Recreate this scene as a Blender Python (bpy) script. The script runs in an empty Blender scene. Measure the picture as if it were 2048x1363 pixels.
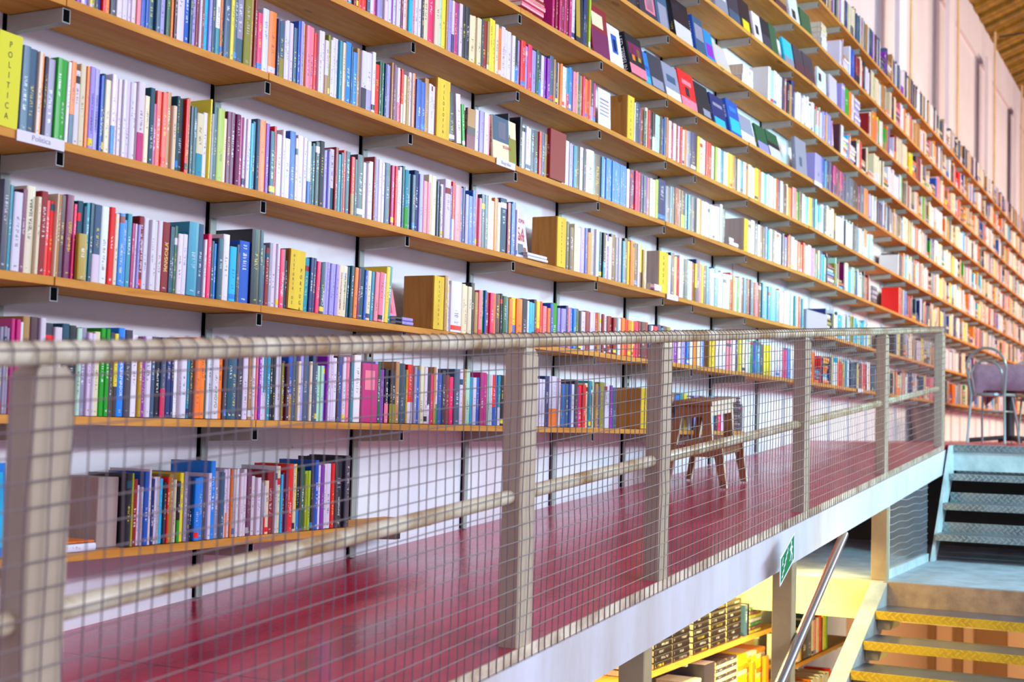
import bpy, math, random, re
import numpy as np
from mathutils import Matrix, Vector

SC = bpy.context.scene
COL = SC.collection
rnd = random.Random(7)

# ------------------------------------------------------------------ camera
# World: X runs along the book wall, Y points into the wall, Z is up; the lens is at the origin (eye level).
F, CX, CY = 2844.0, 1024.0, 681.5
def _n(v): return v / np.linalg.norm(v)
def _c(x, y): return np.array([x - CX, -(y - CY), -F])
_xh = _n(_c(2520.0, 886.0)); _h2 = _n(_c(-3900.0, 886.0 - .0266 * 6420))
_up = _n(np.cross(_xh, _h2)); _up = _up if _up[1] > 0 else -_up
_yh = np.cross(_up, _xh)
RM = np.array([_xh, _yh, _up])
def ray(x, y): return RM @ _c(x, y)
def proj(p):
    c = RM.T @ np.array(p, float)
    return CX - F * c[0] / c[2], CY + F * c[1] / c[2], -c[2]
cd = bpy.data.cameras.new('camera'); cam = bpy.data.objects.new('camera', cd); COL.objects.link(cam)
cd.sensor_width = 36; cd.lens = 36 * F / 2048
cd.clip_start = .05; cd.clip_end = 200
cam.matrix_world = Matrix(RM.tolist()).to_4x4()
cd.dof.use_dof = True; cd.dof.focus_distance = 4.9; cd.dof.aperture_fstop = 4.2
SC.camera = cam
# ------------------------------------------------------------------ light and exposure
SC.view_settings.view_transform = 'Standard'; SC.view_settings.look = 'None'
SC.view_settings.gamma = 1; SC.view_settings.exposure = -0.16
SC.view_settings.use_curve_mapping = False
w = bpy.data.worlds.new('world'); SC.world = w; w.use_nodes = True
w.node_tree.nodes['Background'].inputs[0].default_value = (.74, .72, 1.0, 1)
w.node_tree.nodes['Background'].inputs[1].default_value = .78
def area(name, loc, look, sx, sy, power, col, spread=math.pi):
    l = bpy.data.lights.new(name, 'AREA'); l.shape = 'RECTANGLE'; l.size = sx; l.size_y = sy
    l.energy = power; l.color = col; l.spread = spread
    o = bpy.data.objects.new(name, l); COL.objects.link(o); o.location = loc
    o.rotation_euler = (Vector(look) - Vector(loc)).to_track_quat('-Z', 'Z').to_euler()
    return o
# rows of ceiling tubes hanging over the hall, cool white; tungsten lamps towards the far gallery and under the ramp
area('lamp_tubes_near', (3.0, -4.6, 2.3), (3.4, 2.8, .5), 5.0, .5, 330, (.86, .86, 1.0))
area('lamp_tubes_middle', (8.2, -4.6, 2.5), (8.0, 2.8, .6), 5.0, .5, 320, (.58, .86, 1.0))
area('lamp_tubes_ramp', (5.0, -1.4, 2.9), (5.2, 2.8, .4), 5.0, .3, 50, (.84, .90, 1.0))
area('lamp_stair', (8.3, -1.0, 1.7), (9.2, 1.8, .0), .6, .5, 150, (.30, .86, 1.0))
area('lamp_gallery', (14.5, -2.6, 2.4), (15.5, 3.0, 1.2), 3.0, 1.0, 400, (1.0, .80, .48))
area('lamp_gallery_upper', (13.6, 1.0, 4.6), (14.4, 3.2, 4.0), .8, .8, 24, (1.0, .82, .78))
area('lamp_gallery_far', (22, -2.0, 2.6), (22, 3.2, 1.2), 4.0, 1.0, 430, (1.0, .82, .56))
area('lamp_under_ramp', (6.7, 2.2, -.47), (6.7, 2.5, -1.5), 2.4, .12, 62, (1.0, .84, .28))
area('fill_under_slab', (6.0, 1.3, -1.95), (7.2, 2.5, -1.2), .7, .4, 85, (1.0, .85, .22), 1.9)  # unseen fill added to brighten the fronts of the lower shelves
area('lamp_lower_room', (11.0, .2, -1.2), (15, .6, -2.2), 1.2, .6, 190, (1.0, .74, .46))

# ------------------------------------------------------------------ colours and materials
def lin(h):
    h = h.lstrip('#'); v = [int(h[i:i + 2], 16) / 255 for i in (0, 2, 4)]
    return tuple(c / 12.92 if c <= .04045 else ((c + .055) / 1.055) ** 2.4 for c in v)
PAL = {'W': 'e6e2ea', 'w': 'dccfdd', 'c': 'e3d2b4', 'y': 'efdc1c', 'Y': 'b79a10', 'O': '8f8a2c', 'o': 'ee8a22', 'r': 'df1f31', 'R': '86152c',
       'p': 'e88b9a', 'S': 'f0685f', 'h': 'e5246a', 'm': 'b81c74', 'M': '6e1c4e', 'P': '8a3aa6', 'v': 'a79bd8', 'b': '2c56ac', 'B': '1d2a62', 'u': '1e84d4', 's': '5cbfe6',
       't': '2a8fa2', 'T': '1c4a5c', 'd': '465c74', 'g': '1fa048', 'G': '1c5a40', 'l': 'b4c41c', 'e': 'bfdccb', 'k': '17151f', 'K': '3a3644', 'a': '9b95a6',
       'n': 'b08a62', 'N': '50303a'}
CNAME = {'W': 'white', 'w': 'pale pinkish-white', 'c': 'cream', 'y': 'bright yellow', 'Y': 'mustard', 'O': 'olive', 'o': 'orange', 'r': 'red', 'R': 'maroon',
         'p': 'pink', 'S': 'salmon-red', 'h': 'hot-pink', 'm': 'magenta', 'M': 'plum', 'P': 'purple', 'v': 'light violet', 'b': 'blue', 'B': 'navy', 'u': 'bright blue',
         's': 'sky-blue', 't': 'teal', 'T': 'dark teal', 'd': 'slate-blue', 'g': 'green', 'G': 'dark green', 'l': 'lime', 'e': 'pale green', 'k': 'black', 'K': 'charcoal',
         'a': 'grey-lavender', 'n': 'tan', 'N': 'dark brown'}
def vivid(c, k=1.3, g=.86):
    l = .2126 * c[0] + .7152 * c[1] + .0722 * c[2]
    return tuple(min(1., max(.004, (l + (x - l) * k) * g)) for x in c)
LIN = {k: vivid(lin(v), 1.15 if k in 'Wwc' else 1.35, .92 if k in 'Wwc' else .85) for k, v in PAL.items()}

def mat(name, col=(.8, .8, .8), rough=.5, metal=0., spec=.5):
    m = bpy.data.materials.new(name); m.use_nodes = True
    b = m.node_tree.nodes['Principled BSDF']
    b.inputs['Base Color'].default_value = (*col, 1); b.inputs['Roughness'].default_value = rough
    b.inputs['Metallic'].default_value = metal; b.inputs['Specular IOR Level'].default_value = spec
    return m
class NT:
    def __init__(s, m): s.t = m.node_tree; s.b = s.t.nodes['Principled BSDF']
    def n(s, ty, **kw):
        x = s.t.nodes.new(ty)
        for k, v in kw.items(): setattr(x, k, v)
        return x
    def l(s, a, b): s.t.links.new(a, b)
    def val(s, node, i, v): node.inputs[i].default_value = v
    def math(s, op, a, b=None, c=None):
        x = s.n('ShaderNodeMath', operation=op)
        for i, v in enumerate((a, b, c)):
            if v is None: continue
            if isinstance(v, (int, float)): x.inputs[i].default_value = v
            else: s.l(v, x.inputs[i])
        return x.outputs[0]
    def mix(s, fac, a, b, blend='MIX'):
        x = s.n('ShaderNodeMix', data_type='RGBA', blend_type=blend)
        for i, v in ((0, fac), (6, a), (7, b)):
            if isinstance(v, (int, float)): x.inputs[i].default_value = v
            elif isinstance(v, tuple): x.inputs[i].default_value = (*v[:3], 1)
            else: s.l(v, x.inputs[i])
        return x.outputs[2]
    def noise(s, vec, scale, detail=4, rough=.55, dist=0.):
        x = s.n('ShaderNodeTexNoise'); s.val(x, 'Scale', scale); s.val(x, 'Detail', detail); s.val(x, 'Roughness', rough); s.val(x, 'Distortion', dist)
        if vec is not None: s.l(vec, x.inputs['Vector'])
        return x.outputs[0]
    def ramp(s, fac, stops):
        x = s.n('ShaderNodeValToRGB'); e = x.color_ramp.elements
        while len(e) < len(stops): e.new(.5)
        for k, (p, c) in enumerate(stops): e[k].position = p; e[k].color = (*c, 1)
        s.l(fac, x.inputs[0]); return x.outputs[0]
    def coord(s, scale=(1, 1, 1), rot=(0, 0, 0), out='Object'):
        t = s.n('ShaderNodeTexCoord'); m = s.n('ShaderNodeMapping'); s.val(m, 'Scale', scale); s.val(m, 'Rotation', rot)
        s.l(t.outputs[out], m.inputs[0]); return m.outputs[0]
    def world(s, scale=(1, 1, 1)):
        g = s.n('ShaderNodeNewGeometry'); m = s.n('ShaderNodeMapping'); s.val(m, 'Scale', scale)
        s.l(g.outputs['Position'], m.inputs[0]); return m.outputs[0]
    def bump(s, h, strength=.3, dist=.01):
        x = s.n('ShaderNodeBump'); s.val(x, 'Strength', strength); s.val(x, 'Distance', dist); s.l(h, x.inputs['Height'])
        s.l(x.outputs[0], s.b.inputs['Normal'])
    def base(s, c): s.l(c, s.b.inputs['Base Color'])
    def rough(s, r): s.l(r, s.b.inputs['Roughness'])

def worn(name, col, col2, rough=.5, scale=6., amount=.5, bump=.15, metal=0., stretch=(1, 1, 1)):
    m = mat(name, col, rough, metal); t = NT(m); v = t.world(stretch)
    nz = t.noise(v, scale, 6, .65)
    t.base(t.ramp(nz, [(.5 - .25 * amount - .05, col2), (.5 + .12, col)]))
    t.bump(t.noise(v, scale * 14, 3), bump, .003)
    return m

def wood(name, c1, c2, c3, grain=(1.2, 14, 14), rough=.5):
    m = mat(name, c1, rough); t = NT(m); v = t.world(grain)
    a = t.noise(v, 2.6, 5, .6, .8); b = t.noise(t.world((.7, 3, 3)), 1.6, 3)
    base = t.ramp(a, [(.25, c3), (.45, c1), (.7, c2)])
    kn = t.n('ShaderNodeTexVoronoi'); t.val(kn, 'Scale', 1.0); t.l(t.world((2.1, 7, 4)), kn.inputs['Vector'])
    k = t.math('LESS_THAN', kn.outputs['Distance'], .09)
    k = t.math('MULTIPLY', k, .6)
    base = t.mix(k, base, tuple(x * .35 for x in c3))
    base = t.mix(t.math('MULTIPLY', b, .35), base, c2)
    t.base(base); t.bump(a, .08, .004)
    return m

PINE = wood('pine_shelf', (.55, .215, .030), (.64, .30, .062), (.40, .13, .014), rough=.6)
PINE.node_tree.nodes['Principled BSDF'].inputs['Specular IOR Level'].default_value = .15
DIV_WOOD = wood('divider_veneer', (.38, .15, .024), (.47, .215, .048), (.26, .09, .012), (9, 9, 1.0), .5)
DIV_WOOD.node_tree.nodes['Principled BSDF'].inputs['Specular IOR Level'].default_value = .2
DIV_RAW = wood('divider_raw_board', (.36, .27, .24), (.44, .34, .30), (.26, .19, .17), (9, 9, 1.0), .7)
DIV_YEL = mat('divider_yellow', (.72, .47, .010), .5, 0, .3)
_t = NT(DIV_YEL); _t.base(_t.ramp(_t.noise(_t.world((14, 14, 2)), 3, 5), [(.3, (.66, .40, .008)), (.6, (.76, .53, .014))]))
DIV_LEMON = mat('divider_lemon', (.66, .62, .004), .5, 0, .3)
INK = mat('ink_black', (.02, .02, .025), .6)
INKG = mat('ink_faded_grey', (.28, .25, .32), .6)
INKW = mat('ink_white', (.9, .9, .92), .5)
INKY = mat('ink_yellow', lin('f4c400'), .5)
INKR = mat('ink_red', lin('c01030'), .5)
PAPER = mat('paper_card', (.66, .60, .72), .5)
STOOL = wood('stool_wood', (.30, .105, .03), (.40, .155, .05), (.20, .06, .015), (3, 3, 3), .45)
STOOL_LIT_EDGE = mat('stool_lit_edge', lin('dcc6ae'), .6)  # cut edges on the -Y faces; their lit look is put into this colour
BRACKET = worn('bracket_grey', (.40, .365, .315), (.33, .30, .26), .5, 5, .4, .05)
UPRIGHT = worn('upright_grey_green', (.36, .40, .37), (.29, .32, .30), .5, 5, .5, .05)
DARK = mat('hollow_shadow_black', (.004, .004, .005), .9, 0, 0.)
UPFAR = mat('upright_white', lin('d8d4da'), .5)
RAILM = worn('rail_cream_paint', lin('d8ccb2'), lin('9a7440'), .38, 7, .45, .08)
POSTM = worn('post_taupe_paint', lin('bba890'), lin('a08c76'), .5, 3, .6, .06, stretch=(1, 1, .35))
WIRE = mat('wire_galvanised', lin('6e5c60'), .45, .35)
BEAMM = worn('beam_white_paint', lin('d3d0dc'), lin('bdb3b2'), .42, 3, .5, .04, stretch=(1, 1, .25))
KERBM = worn('kerb_rusty_cream', lin('dcc9b2'), lin('8c6a48'), .6, 9, .6, .2)
STEELC = worn('stair_steel_paint', lin('c9d4d4'), lin('9fb0b0'), .4, 5, .4, .05)
PIPE = mat('pipe_galvanised', lin('9a98a6'), .28, .8)
COLM = worn('column_taupe', lin('a8946e'), lin('8e7c60'), .5, 3, .4, .05)
TUBE = mat('chair_tube_grey', lin('8aa6ac'), .3, .5)
CLOTH = worn('tablecloth_mauve', lin('9c8ca6'), lin('8e7e98'), .9, 20, .3, .2)
BLACKM = mat('table_base_black', lin('2a2a34'), .5)

# painted masonry: faint courses, chips
def painted_wall(name, c, c2, chips=True):
    m = mat(name, c, .62); t = NT(m); v = t.world()
    n1 = t.noise(v, 1.1, 5, .6); n2 = t.noise(v, 38, 5, .7)
    base = t.ramp(n1, [(.3, c2), (.62, c)])
    if chips:
        vo = t.noise(t.world((1, 1, 1)), 7.3, 2, .4)
        ch = t.math('GREATER_THAN', vo, .76)
        base = t.mix(t.math('MULTIPLY', ch, .55), base, lin('8d8078'))
    br = t.n('ShaderNodeTexBrick'); t.val(br, 'Scale', 1.0); t.val(br, 'Mortar Size', .006); t.val(br, 'Brick Width', .5); t.val(br, 'Row Height', .215)
    g = t.n('ShaderNodeNewGeometry'); sp = t.n('ShaderNodeSeparateXYZ'); cb = t.n('ShaderNodeCombineXYZ')
    t.l(g.outputs['Position'], sp.inputs[0]); t.l(sp.outputs[0], cb.inputs[0]); t.l(sp.outputs[2], cb.inputs[1]); t.l(cb.outputs[0], br.inputs['Vector'])
    t.base(base)
    h = t.math('ADD', t.math('MULTIPLY', n2, .6), t.math('MULTIPLY', br.outputs['Fac'], -.35))
    t.bump(h, .35, .006)
    return m
WALL = painted_wall('wall_white_paint', lin('efedf4'), lin('e2dfe9'))
WALLUP = painted_wall('wall_upper_plaster', lin('d8d0d8'), lin('cec4cc'), False)
CONC = worn('landing_concrete', lin('a9b2ba'), lin('84888c'), .55, 5, .6, .3)
CONCF = worn('slab_edge_concrete', lin('b0946e'), lin('7d6650'), .7, 8, .7, .4)
CREAM = worn('slab_edge_cream', lin('dfcf9c'), lin('d2c08c'), .6, 4, .4, .1)
DARKROOM = mat('dark_void_shade', (.05, .045, .045), .9)  # near-black, so the unlit space behind the open risers is painted in
ORANGE = mat('lower_room_orange', lin('dcae84'), .7)
ORANGED = mat('lower_room_brown_strip', lin('94653a'), .7)

def floor_mat():
    m = mat('floor_red_paint', lin('9c1f40'), .3, 0, .6); t = NT(m); v = t.world()
    n1 = t.noise(t.world((.8, 2.2, 1)), 2.2, 6, .65); n2 = t.noise(v, 60, 3)
    base = t.ramp(n1, [(.32, lin('9c2a48')), (.5, lin('ba2648')), (.7, lin('c63c5c'))])
    scr = t.math('GREATER_THAN', t.noise(t.world((3, 26, 1)), 5, 3, .5), .70)
    base = t.mix(t.math('MULTIPLY', scr, .35), base, lin('4a1828'))
    g = t.n('ShaderNodeNewGeometry'); sp = t.n('ShaderNodeSeparateXYZ'); t.l(g.outputs['Position'], sp.inputs[0])
    fr = t.math('FRACT', t.math('MULTIPLY', t.math('SUBTRACT', sp.outputs[0], .34), 1 / 2.3))
    line = t.math('LESS_THAN', fr, .0022)
    base = t.mix(line, base, (.02, .01, .012))
    t.base(base)
    t.rough(t.math('MULTIPLY_ADD', n1, .26, .10)); t.bump(t.math('ADD', n2, n1), .12, .004)
    return m
FLOORM = floor_mat()

def plate(name, c1, c2, rough=.35, metal=.6, lift=1.35):
    m = mat(name, c1, rough, metal); t = NT(m)
    def lozenge(off, ang):
        v = t.world((1, 1, 1)); mp = t.n('ShaderNodeMapping'); t.val(mp, 'Location', off); t.val(mp, 'Rotation', (0, 0, 0)); t.l(v, mp.inputs[0])
        sp = t.n('ShaderNodeSeparateXYZ'); t.l(mp.outputs[0], sp.inputs[0])
        u = sp.outputs[1]; q = t.math('ADD', sp.outputs[0], sp.outputs[2])
        a = t.math('SUBTRACT', t.math('FRACT', t.math('MULTIPLY', u, 26)), .5); b = t.math('SUBTRACT', t.math('FRACT', t.math('MULTIPLY', q, 26)), .5)
        r1 = t.math('ADD', t.math('MULTIPLY', a, math.cos(ang)), t.math('MULTIPLY', b, math.sin(ang)))
        r2 = t.math('SUBTRACT', t.math('MULTIPLY', b, math.cos(ang)), t.math('MULTIPLY', a, math.sin(ang)))
        d = t.math('SQRT', t.math('ADD', t.math('POWER', t.math('MULTIPLY', r1, 2.3), 2.0), t.math('POWER', t.math('MULTIPLY', r2, 7.0), 2.0)))
        return t.math('LESS_THAN', d, 1.0)
    k = t.math('MAXIMUM', lozenge((0, 0, 0), .75), lozenge((.0192, .0192, 0), -.75))
    nz = t.noise(t.world(), 9, 5)
    t.base(t.mix(k, t.ramp(nz, [(.3, c2), (.6, c1)]), tuple(min(1, x * lift) for x in c1)))
    t.bump(k, .8, .002)
    return m
PLATE = plate('diamond_plate', lin('8e9a9c'), lin('6c7678'), .3, .75)
PLATEY = plate('tread_yellow_paint', (.60, .385, .008), (.44, .26, .008), .5, 0., 1.1)
PLATEG = plate('tread_grey_plate', lin('7e7d88'), lin('63626c'), .28, .8)

# printed covers: colour and ink come from the mesh, the tiny unreadable print from noise along the spine
def cover_mat(name, spec, rough):
    m = mat(name, (.5, .5, .5), rough, 0, spec); t = NT(m)
    a = t.n('ShaderNodeAttribute', attribute_name='Col'); k = t.n('ShaderNodeAttribute', attribute_name='Ink')
    uv = t.n('ShaderNodeUVMap', uv_map='spine'); sp = t.n('ShaderNodeSeparateXYZ'); t.l(uv.outputs[0], sp.inputs[0])
    u, v = sp.outputs[0], sp.outputs[1]
    uv2 = t.n('ShaderNodeUVMap', uv_map='seed'); s2 = t.n('ShaderNodeSeparateXYZ'); t.l(uv2.outputs[0], s2.inputs[0])
    seed, hh = s2.outputs[0], s2.outputs[1]
    cb = t.n('ShaderNodeCombineXYZ'); t.l(t.math('MULTIPLY_ADD', u, 1.6, t.math('MULTIPLY', seed, 37.)), cb.inputs[0])
    t.l(t.math('MULTIPLY', t.math('MULTIPLY', v, hh), 260.), cb.inputs[1]); t.l(t.math('MULTIPLY', seed, 91.), cb.inputs[2])
    nz = t.noise(cb.outputs[0], 1.0, 2, .6)
    glyph = t.math('GREATER_THAN', nz, .53)
    inu = t.math('MULTIPLY', t.math('GREATER_THAN', u, .30), t.math('LESS_THAN', u, .66))
    lo = t.math('MULTIPLY_ADD', t.math('FRACT', t.math('MULTIPLY', seed, 7.31)), .38, .16)
    ln = t.math('MULTIPLY_ADD', t.math('FRACT', t.math('MULTIPLY', seed, 13.7)), .3, .16)
    inv = t.math('MULTIPLY', t.math('GREATER_THAN', v, lo), t.math('LESS_THAN', v, t.math('ADD', lo, ln)))
    mark = t.math('MULTIPLY', t.math('GREATER_THAN', v, .045), t.math('LESS_THAN', v, .075))
    f = t.math('MULTIPLY', t.math('MULTIPLY', glyph, inu), t.math('MAXIMUM', inv, mark))
    t.base(t.mix(t.math('MULTIPLY', f, .62), a.outputs['Color'], k.outputs['Color']))
    return m
COVER = cover_mat('book_cover_gloss', .5, .30)
COVERM = cover_mat('book_cover_matt', .35, .5)
PAGES = mat('book_pages', lin('d9c6ae'), .85)
_t = NT(PAGES); _t.base(_t.ramp(_t.noise(_t.world((300, 300, 4)), 1.0, 2), [(.35, lin('c7b196')), (.65, lin('e0d0bc'))]))

# ------------------------------------------------------------------ builders
def tag(o, label=None, cat=None, group=None, kind=None):
    if label: o['label'] = label
    if cat: o['category'] = cat
    if group: o['group'] = group
    if kind: o['kind'] = kind
    return o
def empty(name, loc, label, cat, group=None, rot=(0, 0, 0)):
    o = bpy.data.objects.new(name, None); COL.objects.link(o); o.location = loc; o.rotation_euler = rot; o.empty_display_size = .05
    return tag(o, label, cat, group)
class MB:
    def __init__(s): s.v = []; s.f = []; s.m = []; s.sm = []
    def add(s, vs, fs, mi=0, smooth=False):
        k = len(s.v); s.v += [tuple(map(float, v)) for v in vs]
        for f in fs: s.f.append(tuple(i + k for i in f)); s.m.append(mi); s.sm.append(smooth)
    def box(s, lo, hi, mi=0, top=None, T=None, bev=0.):
        x0, y0, z0 = lo; x1, y1, z1 = hi
        if bev > 0:
            b = bev; pts = [(x0 + b, y0), (x1 - b, y0), (x1, y0 + b), (x1, y1 - b), (x1 - b, y1), (x0 + b, y1), (x0, y1 - b), (x0, y0 + b)]
            cx, cy = (x0 + x1) / 2, (y0 + y1) / 2
            ins = lambda p: (p[0] + (b if p[0] < cx else -b) * .8, p[1] + (b if p[1] < cy else -b) * .8)
            rings = [[(*ins(p), z0) for p in pts], [(*p, z0 + b) for p in pts], [(*p, z1 - b) for p in pts], [(*ins(p), z1) for p in pts]]
            vs = [q for r in rings for q in r]; fs = []
            for r in range(3):
                for i in range(8): j = (i + 1) % 8; fs.append((r * 8 + i, r * 8 + j, r * 8 + 8 + j, r * 8 + 8 + i))
            fs += [tuple(range(7, -1, -1)), tuple(range(24, 32))]
        else:
            vs = [(x0, y0, z0), (x1, y0, z0), (x1, y1, z0), (x0, y1, z0), (x0, y0, z1), (x1, y0, z1), (x1, y1, z1), (x0, y1, z1)]
            fs = [(3, 2, 1, 0), (4, 5, 6, 7), (0, 1, 5, 4), (1, 2, 6, 5), (2, 3, 7, 6), (3, 0, 4, 7)]
        if T is not None: vs = [T @ Vector(v) for v in vs]
        s.add(vs, fs, mi)
    def hexa(s, bot, top, mi=0):
        s.add(list(bot) + list(top), [(3, 2, 1, 0), (4, 5, 6, 7), (0, 1, 5, 4), (1, 2, 6, 5), (2, 3, 7, 6), (3, 0, 4, 7)], mi)
    def tube(s, path, r, n=8, mi=0, cap=True, round_end=False):
        P = [Vector(p) for p in path]; k0 = len(s.v); rings = []
        prev = None
        rad = [r] * len(P) if isinstance(r, (int, float)) else list(r)
        if round_end:
            a = (P[0] - P[1]).normalized(); b = (P[-1] - P[-2]).normalized(); r0, r1 = rad[0], rad[-1]
            P = [P[0] + a * r0 * .95, P[0] + a * r0 * .6] + P + [P[-1] + b * r1 * .6, P[-1] + b * r1 * .95]; rad = [r0 * .3, r0 * .8] + rad + [r1 * .8, r1 * .3]
        for i, p in enumerate(P):
            d = (P[min(i + 1, len(P) - 1)] - P[max(i - 1, 0)]).normalized()
            if prev is None:
                u = d.orthogonal().normalized()
            else: u = (prev - d * prev.dot(d)).normalized()
            prev = u; w_ = d.cross(u)
            rings.append([p + (u * math.cos(2 * math.pi * j / n) + w_ * math.sin(2 * math.pi * j / n)) * rad[i] for j in range(n)])
        vs = [q for r_ in rings for q in r_]; fs = []
        for i in range(len(P) - 1):
            for j in range(n):
                q = (j + 1) % n; fs.append((i * n + j, i * n + q, i * n + n + q, i * n + n + j))
        s.add(vs, fs, mi, n > 5)
        if cap:
            s.add(rings[0], [tuple(range(n - 1, -1, -1))], mi); s.add(rings[-1], [tuple(range(n))], mi)
    def prism(s, pts, ax, a, b, mi=0):
        """polygon pts (2-D, counter-clockwise) swept along axis ax from a to b"""
        def P(p, t): q = list(p); q.insert(ax, t); return q
        n = len(pts); vs = [P(p, a) for p in pts] + [P(p, b) for p in pts]
        fs = [tuple(range(n - 1, -1, -1)), tuple(range(n, 2 * n))] + [(i, (i + 1) % n, n + (i + 1) % n, n + i) for i in range(n)]
        s.add(vs, fs, mi)
    def build(s, name, mats, parent=None, origin=None, fix=True):
        me = bpy.data.meshes.new(name)
        O = Vector(origin) if origin is not None else (Vector(parent.location) if parent is not None and fix else Vector((0, 0, 0)))
        vs = [(v[0] - O.x, v[1] - O.y, v[2] - O.z) for v in s.v]
        me.from_pydata(vs, [], s.f); me.update()
        mats = mats if isinstance(mats, (list, tuple)) else [mats]
        for m in mats: me.materials.append(m)
        me.polygons.foreach_set('material_index', s.m); me.polygons.foreach_set('use_smooth', s.sm)
        import bmesh
        b = bmesh.new(); b.from_mesh(me); bmesh.ops.recalc_face_normals(b, faces=b.faces); b.to_mesh(me); b.free()
        o = bpy.data.objects.new(name, me); COL.objects.link(o)
        if parent is not None: o.parent = parent
        if parent is None and origin is not None: o.location = origin
        return o
def part(name, mb, m, parent): return mb.build(name, m, parent)
def struct(name, mb, m, label=None): 
    o = mb.build(name, m); tag(o, label, None, None, 'structure'); return o

_tc = {}
def text_geo(s):
    """flat outline of a string, height of a capital about 1, from the built-in font"""
    if s in _tc: return _tc[s]
    cu = bpy.data.curves.new('t', 'FONT'); cu.body = s; cu.size = 1.4; cu.resolution_u = 3; cu.align_x = 'CENTER'
    o = bpy.data.objects.new('t', cu); COL.objects.link(o); bpy.context.view_layer.update()
    me = bpy.data.meshes.new_from_object(o.evaluated_get(bpy.context.evaluated_depsgraph_get()))
    vs = [tuple(v.co) for v in me.vertices]; fs = [tuple(p.vertices) for p in me.polygons]
    bpy.data.objects.remove(o); bpy.data.curves.remove(cu); bpy.data.meshes.remove(me)
    _tc[s] = (vs, fs); return _tc[s]
def put_text(mb, s, at, right, up, size, sx=1., mi=0, bold=0.):
    vs, fs = text_geo(s); at, right, up = Vector(at), Vector(right).normalized(), Vector(up).normalized()
    mb.add([at + right * v[0] * size * sx + up * (v[1] - .5) * size for v in vs], fs, mi)

# ------------------------------------------------------------------ layout
YF, YW = 2.60, 2.815            # shelf fronts / wall face of the first stretch
BEND, SLOPE = 9.05, .0335       # the wall turns slightly here
ANG = math.atan(SLOPE)
def yoff(X): return max(0., X - BEND) * SLOPE
def yaw(X): return ANG if X > BEND else 0.
ROWZ = {'D': -.368, 'C': -.031, 'B': .306, 'A': .640, 'Z': .997, 'Y': 1.320, 'X': 1.632, 'W': 1.955, 'V': 2.268, 'U': 2.575, 'T': 2.885}
RNAME = {'D': 'lowest short shelf', 'C': 'second shelf up', 'B': 'third shelf up', 'A': 'fourth shelf up', 'Z': 'fifth shelf up', 'Y': 'sixth shelf up', 'X': 'seventh shelf up',
         'W': 'eighth shelf up', 'V': 'ninth shelf up', 'U': 'tenth shelf up', 'T': 'topmost shelf'}
TH = .021                        # board thickness
RX = {'D': (1.2, 4.36), 'C': (1.2, 7.80)}
XEND = 27.0
def Xpx(px, row, dz=.12, dy=.01):
    z = ROWZ[row] + dz; a, b = 1.0, 60.0
    for _ in range(50):
        m = (a + b) / 2
        if proj((m, YF + dy + yoff(m), z))[0] < px: a = m
        else: b = m
    return (a + b) / 2
RS = .0752                       # ramp slope
def zramp(X): return min(-.578 + RS * (X - 2.84), -.064)
def onramp(x, y):
    r = ray(x, y); z0 = -.578 - RS * 2.84; return r * (z0 / (r[2] - RS * r[0]))
FB, FK = 1.516, .0345            # fence line
def fy(X): return FB + FK * X
def onF(x, y):
    r = ray(x, y); return r * (FB / (r[1] - FK * r[0]))
UPZ, LANDZ = -.064, -.79

# ------------------------------------------------------------------ the setting
b = MB()
b.hexa([(0, YW, -4), (BEND, YW, -4), (BEND, YW + .3, -4), (0, YW + .3, -4)], [(0, YW, 3.3), (BEND, YW, 3.3), (BEND, YW + .3, 3.3), (0, YW + .3, 3.3)])
e = XEND + 6
b.hexa([(BEND, YW, -4), (e, YW + yoff(e), -4), (e, YW + yoff(e) + .3, -4), (BEND, YW + .3, -4)], [(BEND, YW, 3.3), (e, YW + yoff(e), 3.3), (e, YW + yoff(e) + .3, 3.3), (BEND, YW + .3, 3.3)])
struct('wall_left', b, WALL)
# upper wall: recessed bays between piers under a long beam
b = MB()
def wbox(X0, X1, d0, d1, z0, z1):
    A = [(X0, YW + yoff(X0)), (X1, YW + yoff(X1))]
    q = [(A[0][0], A[0][1] + d0), (A[1][0], A[1][1] + d0), (A[1][0], A[1][1] + d1), (A[0][0], A[0][1] + d1)]
    b.hexa([(*p, z0) for p in q], [(*p, z1) for p in q])
wbox(0, e, .075, .4, 3.3, 5.7)
wbox(0, e, .03, .075, 5.06, 5.6)
piers = [7.0, 10.15, 13.32, 16.25, 19.5, 22.75, 26.0]
for p in piers: wbox(p, p + .42, .03, .075, 3.3, 5.06)
struct('wall_upper', b, WALLUP)
b = MB()
for k, X in enumerate(piers):
    q = (X + .42, YW + yoff(X) + .012)
    b2 = MB(); b2.tube([(*q, 3.0), (*q, 4.4), (q[0], q[1], 5.5)], .015, 8)
    o = b2.build('conduit_pipe', worn('conduit_cream', lin('d9b98e'), lin('c9a778'), .5, 5, .4, .05) if k == 0 else bpy.data.materials['conduit_cream'], origin=(*q, 3.0))
    tag(o, ['cream conduit pipe on the first pier, above the near shelves, out of frame', 'cream conduit pipe on the second pier, above the near shelves', 'cream vertical conduit pipe nearest the top shelf books, leftmost in view',
            'cream vertical conduit pipe on the pier left of the wooden roof', 'cream conduit pipe running up to where the roof edge begins to show', 'cream conduit pipe on the farthest pier in view at the right edge'][min(k, 5)] if k < 6 else 'cream conduit pipe on a far pier beyond the picture',
        'pipe', 'conduit pipes on the wall piers')
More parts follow.
